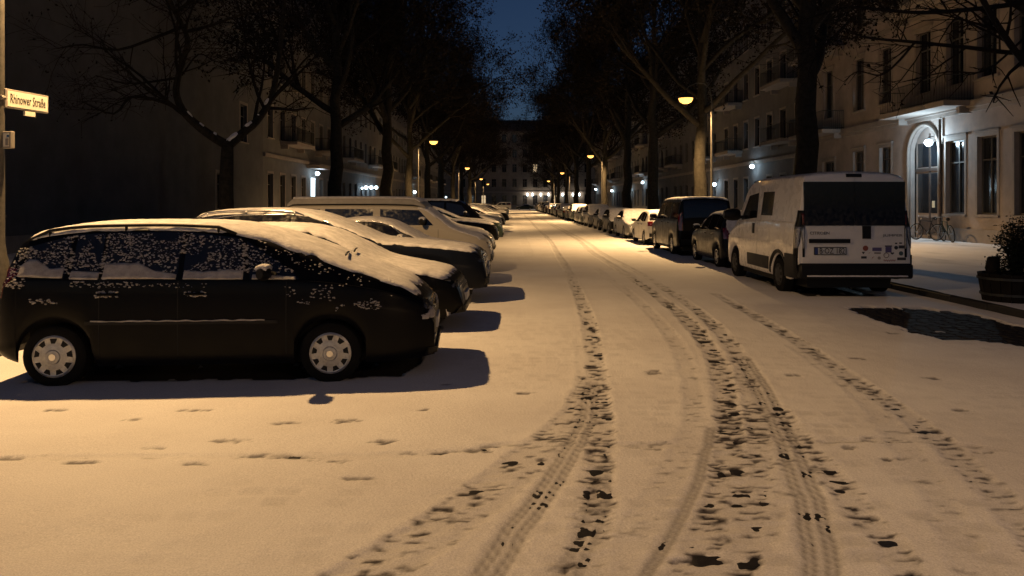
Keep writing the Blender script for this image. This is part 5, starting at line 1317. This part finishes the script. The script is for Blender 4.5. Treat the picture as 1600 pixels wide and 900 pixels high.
# forked tree on the left
t = Tree(31); t.leafp = .55; t.leafn = 2; t.leafs = .8; D0 = 20.8; MAINS = []
def pp(px_, py_, dd=0.): d = D0 + dd; return Vector(((px_ - 800) / FPX * d + 8.02, d - D0, CAM_H - .1 + (HORIZON - py_) * d / FPX))
def limb(pts, r0, r1, lev):
    if lev == 1: MAINS.append(([tuple(p) for p in pts], r0, r1))
    P = smooth_line([tuple(p) for p in pts], 3); t.limb([Vector(q) for q in P], list(np.linspace(r0, r1, len(P))), lev, 4, .05)
P = smooth_line([(0, 0, -.1), (0, 0, .8), (-.02, 0, 2.0), tuple(pp(355, 250)), tuple(pp(356, 226))], 3); t.wood.tube(P, list(np.linspace(.24, .155, len(P))), 12)
limb([pp(356, 228), pp(330, 212, -.3), pp(305, 193, -.5), pp(284, 170, -.7), pp(275, 140, -.9), pp(284, 100, -1.1), pp(293, 60, -1.4), pp(272, 15, -1.8), pp(255, -40, -2.2), pp(262, -150, -2.6)], .135, .035, 1)
limb([pp(356, 228), pp(380, 207, .2), pp(402, 188, .4), pp(425, 150, .7), pp(436, 90, .9), pp(444, 10, 1.2), pp(452, -120, 1.6)], .14, .04, 1)
limb([pp(282, 172, -.7), pp(250, 158, -1.2), pp(205, 152, -1.6), pp(178, 178, -1.9), pp(130, 160, -2.1)], .055, .015, 2)
limb([pp(276, 122, -1), pp(235, 128, -1.4), pp(195, 130, -1.8), pp(150, 118, -2.2)], .035, .012, 2)
limb([pp(290, 40, -1.5), pp(245, 58, -2.2), pp(185, 78, -2.8), pp(130, 70, -3.2), pp(90, 76, -3.5)], .05, .013, 2)
limb([pp(288, 50, -1.5), pp(330, 40, -2.2), pp(380, 22, -3.0), pp(440, 8, -3.6)], .05, .013, 2)
limb([pp(284, 118, -1), pp(310, 85, -.8), pp(335, 95, -.5), pp(370, 105, -.3)], .03, .012, 2)
limb([pp(274, 20, -1.8), pp(330, -20, -3.5), pp(400, -50, -5.5), pp(440, -40, -7)], .06, .015, 2)
FT = t.finish('forked_tree', 'forked bare tree with a snow-flecked trunk behind the left parked cars', (-8.02, D0, .1))
rq = random.Random(2)
for pts, r0, r1 in MAINS:
    P = [Vector(q) for q in smooth_line(pts[:4], 8)]; k = 0
    while k < len(P) - 4:
        n = rq.randint(3, 7); seg = P[k:k + n]
        if len(seg) > 2:
            rr_ = r0 + (r1 - r0) * k / len(P) * .6; b = MB(); b.tube([p + Vector((0, -.02, rr_ * .62)) for p in seg], [.012] + [rr_ * rq.uniform(.55, .75) for _ in seg[2:]] + [.012], 7); b.build('snow', M_SNOW, FT, smooth=True)
        k += n + rq.randint(0, 3)
# tree whose branches reach in at the upper right
t2 = generic_tree(17, 3.6, .26, .35, .95); t2.leafs = .9; t2.leafn = 1; TX, TY, TA = 11.9, 15.5, 2.2
def p2(px_, py_, d):
    x, y, z = (px_ - 800) / FPX * d - TX, d - TY, CAM_H - .1 + (HORIZON - py_) * d / FPX
    return Vector((x * math.cos(TA) + y * math.sin(TA), -x * math.sin(TA) + y * math.cos(TA), z))
def limb2(pts, r0, r1, lev): P = smooth_line([tuple(p2(*p)) for p in pts], 4); t2.limb([Vector(q) for q in P], list(np.linspace(r0, r1, len(P))), lev, 4, .03)
limb2([(1684, 130, 15.5), (1625, 118, 15.3), (1590, 85, 15.0), (1560, 42, 14.7), (1530, -10, 14.4), (1500, -70, 14.2)], .11, .05, 2)
limb2([(1690, 60, 15.5), (1600, 82, 15.2), (1510, 74, 14.8), (1430, 66, 14.5), (1350, 58, 14.2), (1310, 40, 14.)], .06, .012, 2)
limb2([(1430, 66, 14.5), (1400, 100, 14.6), (1375, 118, 14.8), (1340, 112, 15.), (1318, 128, 15.2)], .03, .009, 3)
limb2([(1690, -10, 15.5), (1560, 10, 15.), (1440, 20, 14.5), (1330, 12, 14.), (1260, 30, 13.6)], .06, .012, 2)
limb2([(1330, 30, 14.), (1290, 70, 13.9), (1268, 100, 13.8), (1262, 128, 13.8)], .025, .008, 3)
limb2([(1600, 60, 15.), (1540, 110, 14.6), (1480, 112, 14.3), (1410, 128, 14.)], .03, .009, 3)
o = t2.finish('overhanging_tree', 'bare tree at the right edge whose branches cross the facade', (11.9, 15.5, .1)); o.rotation_euler[2] = 2.2
# far tree at the crossing
o = copy_tree(TP[2]); o.location = (10.4, 176.5, .1); o.scale = (.75,) * 3; o.rotation_euler = (0, 0, 1); tag(o, 'small bare tree in front of the far end house', 'tree', G_T)

# ------------------------------------------------------------------ planter and bicycles
pc_ = gpt(1592, 474, .13); pr = thing('planter', 'dark wooden planter tub at the kerb on the right edge', 'planter', (pc_[0] + .02, pc_[1] + .25, .14))
b = MB()
for k in range(18):
    a0 = 2 * math.pi * k / 18; a1 = 2 * math.pi * (k + .93) / 18
    q = [(r_ * math.cos(a), r_ * math.sin(a), z) for r_, z in ((.40, 0), (.47, .46)) for a in (a0, a1)]; qi = [(r_ * math.cos(a), r_ * math.sin(a), z) for r_, z in ((.365, 0), (.435, .46)) for a in (a0, a1)]
    s = MB(); s.add(q + qi, [(0, 1, 3, 2), (5, 4, 6, 7), (0, 2, 6, 4), (1, 5, 7, 3), (2, 3, 7, 6), (0, 4, 5, 1)]); s.build('stave', M_WOOD, pr)
for z, r_ in ((.12, .425), (.38, .465)):
    s = MB(); s.lathe([(r_, z - .02), (r_ + .008, z - .02), (r_ + .008, z + .02), (r_, z + .02)], 24); s.build('hoop', M_IRON, pr)
s = MB(); s.lathe([(.43, .40), (.2, .42), (.001, .43)], 18); s.build('soil', M_SOIL, pr)
s = MB(); s.tube([(-.28, -.05, .42), (-.33, -.06, .55), (-.31, -.06, .68), (-.22, -.04, .70)], [.10, .11, .10, .04], 8); s.build('handle_stump', M_WOOD, pr, smooth=True)
sh = thing('evergreen_shrub', 'dark evergreen shrub growing in the planter tub', 'shrub', (pc_[0] + .12, pc_[1] + .25, .56))
R = random.Random(8); st = MB(); lf = MB()
for k in range(60):
    a = R.uniform(0, 6.28); h = R.uniform(.15, 1.0); rr_ = R.uniform(.15, .58) * (1.2 - .7 * h); tip = Vector((math.cos(a) * rr_, math.sin(a) * rr_, h))
    st.tube([(0, 0, -.1), (tip.x * .4, tip.y * .4, h * .5), tip], [.018, .01, .004], 4)
    for _ in range(60):
        p = Vector((tip.x * .4, tip.y * .4, h * .5)).lerp(tip, R.random()) + Vector((R.gauss(0, .06), R.gauss(0, .06), R.gauss(0, .06))); v = Vector((R.gauss(0, 1), R.gauss(0, 1), R.gauss(0, 1))).normalized(); w_ = v.orthogonal().normalized()
        lf.add([p - v * .03, p + w_ * .014, p + v * .03, p - w_ * .014], [(0, 1, 2, 3)])
st.build('stem', M_TWIG, sh); lf.build('foliage', M_EVER, sh)
def bicycle(label, x, y, rz, lean, m, seed):
    root = thing('bicycle', label, 'bicycle', (x, y, .145), rz, 'bicycles by the arched entrance'); root.rotation_euler = (lean, 0, rz); Rr = .34
    for xx in (-.52, .52):
        b = MB(); b.tube([(Rr * math.cos(t_), 0, Rr * math.sin(t_)) for t_ in np.linspace(0, 2 * math.pi, 29)], .020, 6, cap=False); wh = b.build('wheel', M_TYRE, root, smooth=True); wh.location = (xx, 0, Rr + .02)
        b = MB(); b.tube([((Rr - .03) * math.cos(t_), 0, (Rr - .03) * math.sin(t_)) for t_ in np.linspace(0, 2 * math.pi, 29)], .012, 5, cap=False)
        for k in range(14): b.tube([(0, .02 * (-1) ** k, 0), ((Rr - .03) * math.cos(k * .449), 0, (Rr - .03) * math.sin(k * .449))], .0025, 3)
        b.tube([(0, -.05, 0), (0, .05, 0)], .025, 8); b.build('rim', M_WIRE, wh)
    ax, bb, seat, head = (-.52, 0, .36), (-.08, 0, .30), (-.22, 0, .82), (.36, 0, .86)
    b = MB()
    for p, q in ((bb, seat), (seat, head), (bb, (.39, 0, .72)), (ax, bb), (ax, (-.20, 0, .76)), (head, (.41, 0, .66)), ((.41, 0, .66), (.52, 0, .36))): b.tube([p, q], .017, 6)
    b.build('frame', m, root, smooth=True)
    b = MB(); b.tube([(.36, 0, .84), (.33, 0, 1.02)], .014, 6); b.tube([(.20, -.29, 1.0), (.33, -.2, 1.04), (.35, 0, 1.03), (.33, .2, 1.04), (.20, .29, 1.0)], .013, 6); b.build('handlebar', M_WIRE, root, smooth=True)
    b = MB(); b.tube([(-.22, 0, .80), (-.25, 0, .93)], .013, 6); b.tube([(-.40, 0, .95), (-.30, 0, .965), (-.14, 0, .95)], [.07, .06, .02], 8); b.build('saddle', M_BLACKP, root, smooth=True)
    b = MB(); b.tube([(-.08, -.06, .30), (-.08, -.08, .30), (.02, -.09, .17)], .012, 5); b.tube([(-.08, .06, .30), (-.08, .08, .30), (-.18, .09, .43)], .012, 5)
    b.lathe([(.09, -.045), (.09, -.04), (.001, -.04)], 16, 'y', (-.08, 0, .30)); b.build('crank', M_WIRE, root)
    b = MB(); b.lathe([(.001, 0), (.035, .01), (.03, .05)], 10, 'x', (.40, 0, .80)); b.build('front_lamp', M_CHROME, root)
    return root
bicycle('black bicycle leaning by the arched entrance, nearest the downpipe', 17.9, 32.0, 1.9, .13, paint('bike_black', (.01, .01, .012)), 1)
bicycle('second bicycle leaning against the wall beneath the first window', 18.05, 30.6, 1.35, -.14, paint('bike_green', (.012, .03, .022)), 2)
bicycle('bicycle half hidden behind the white van tail light', 17.6, 33.6, 1.2, .1, paint('bike_red', (.05, .012, .01)), 3)
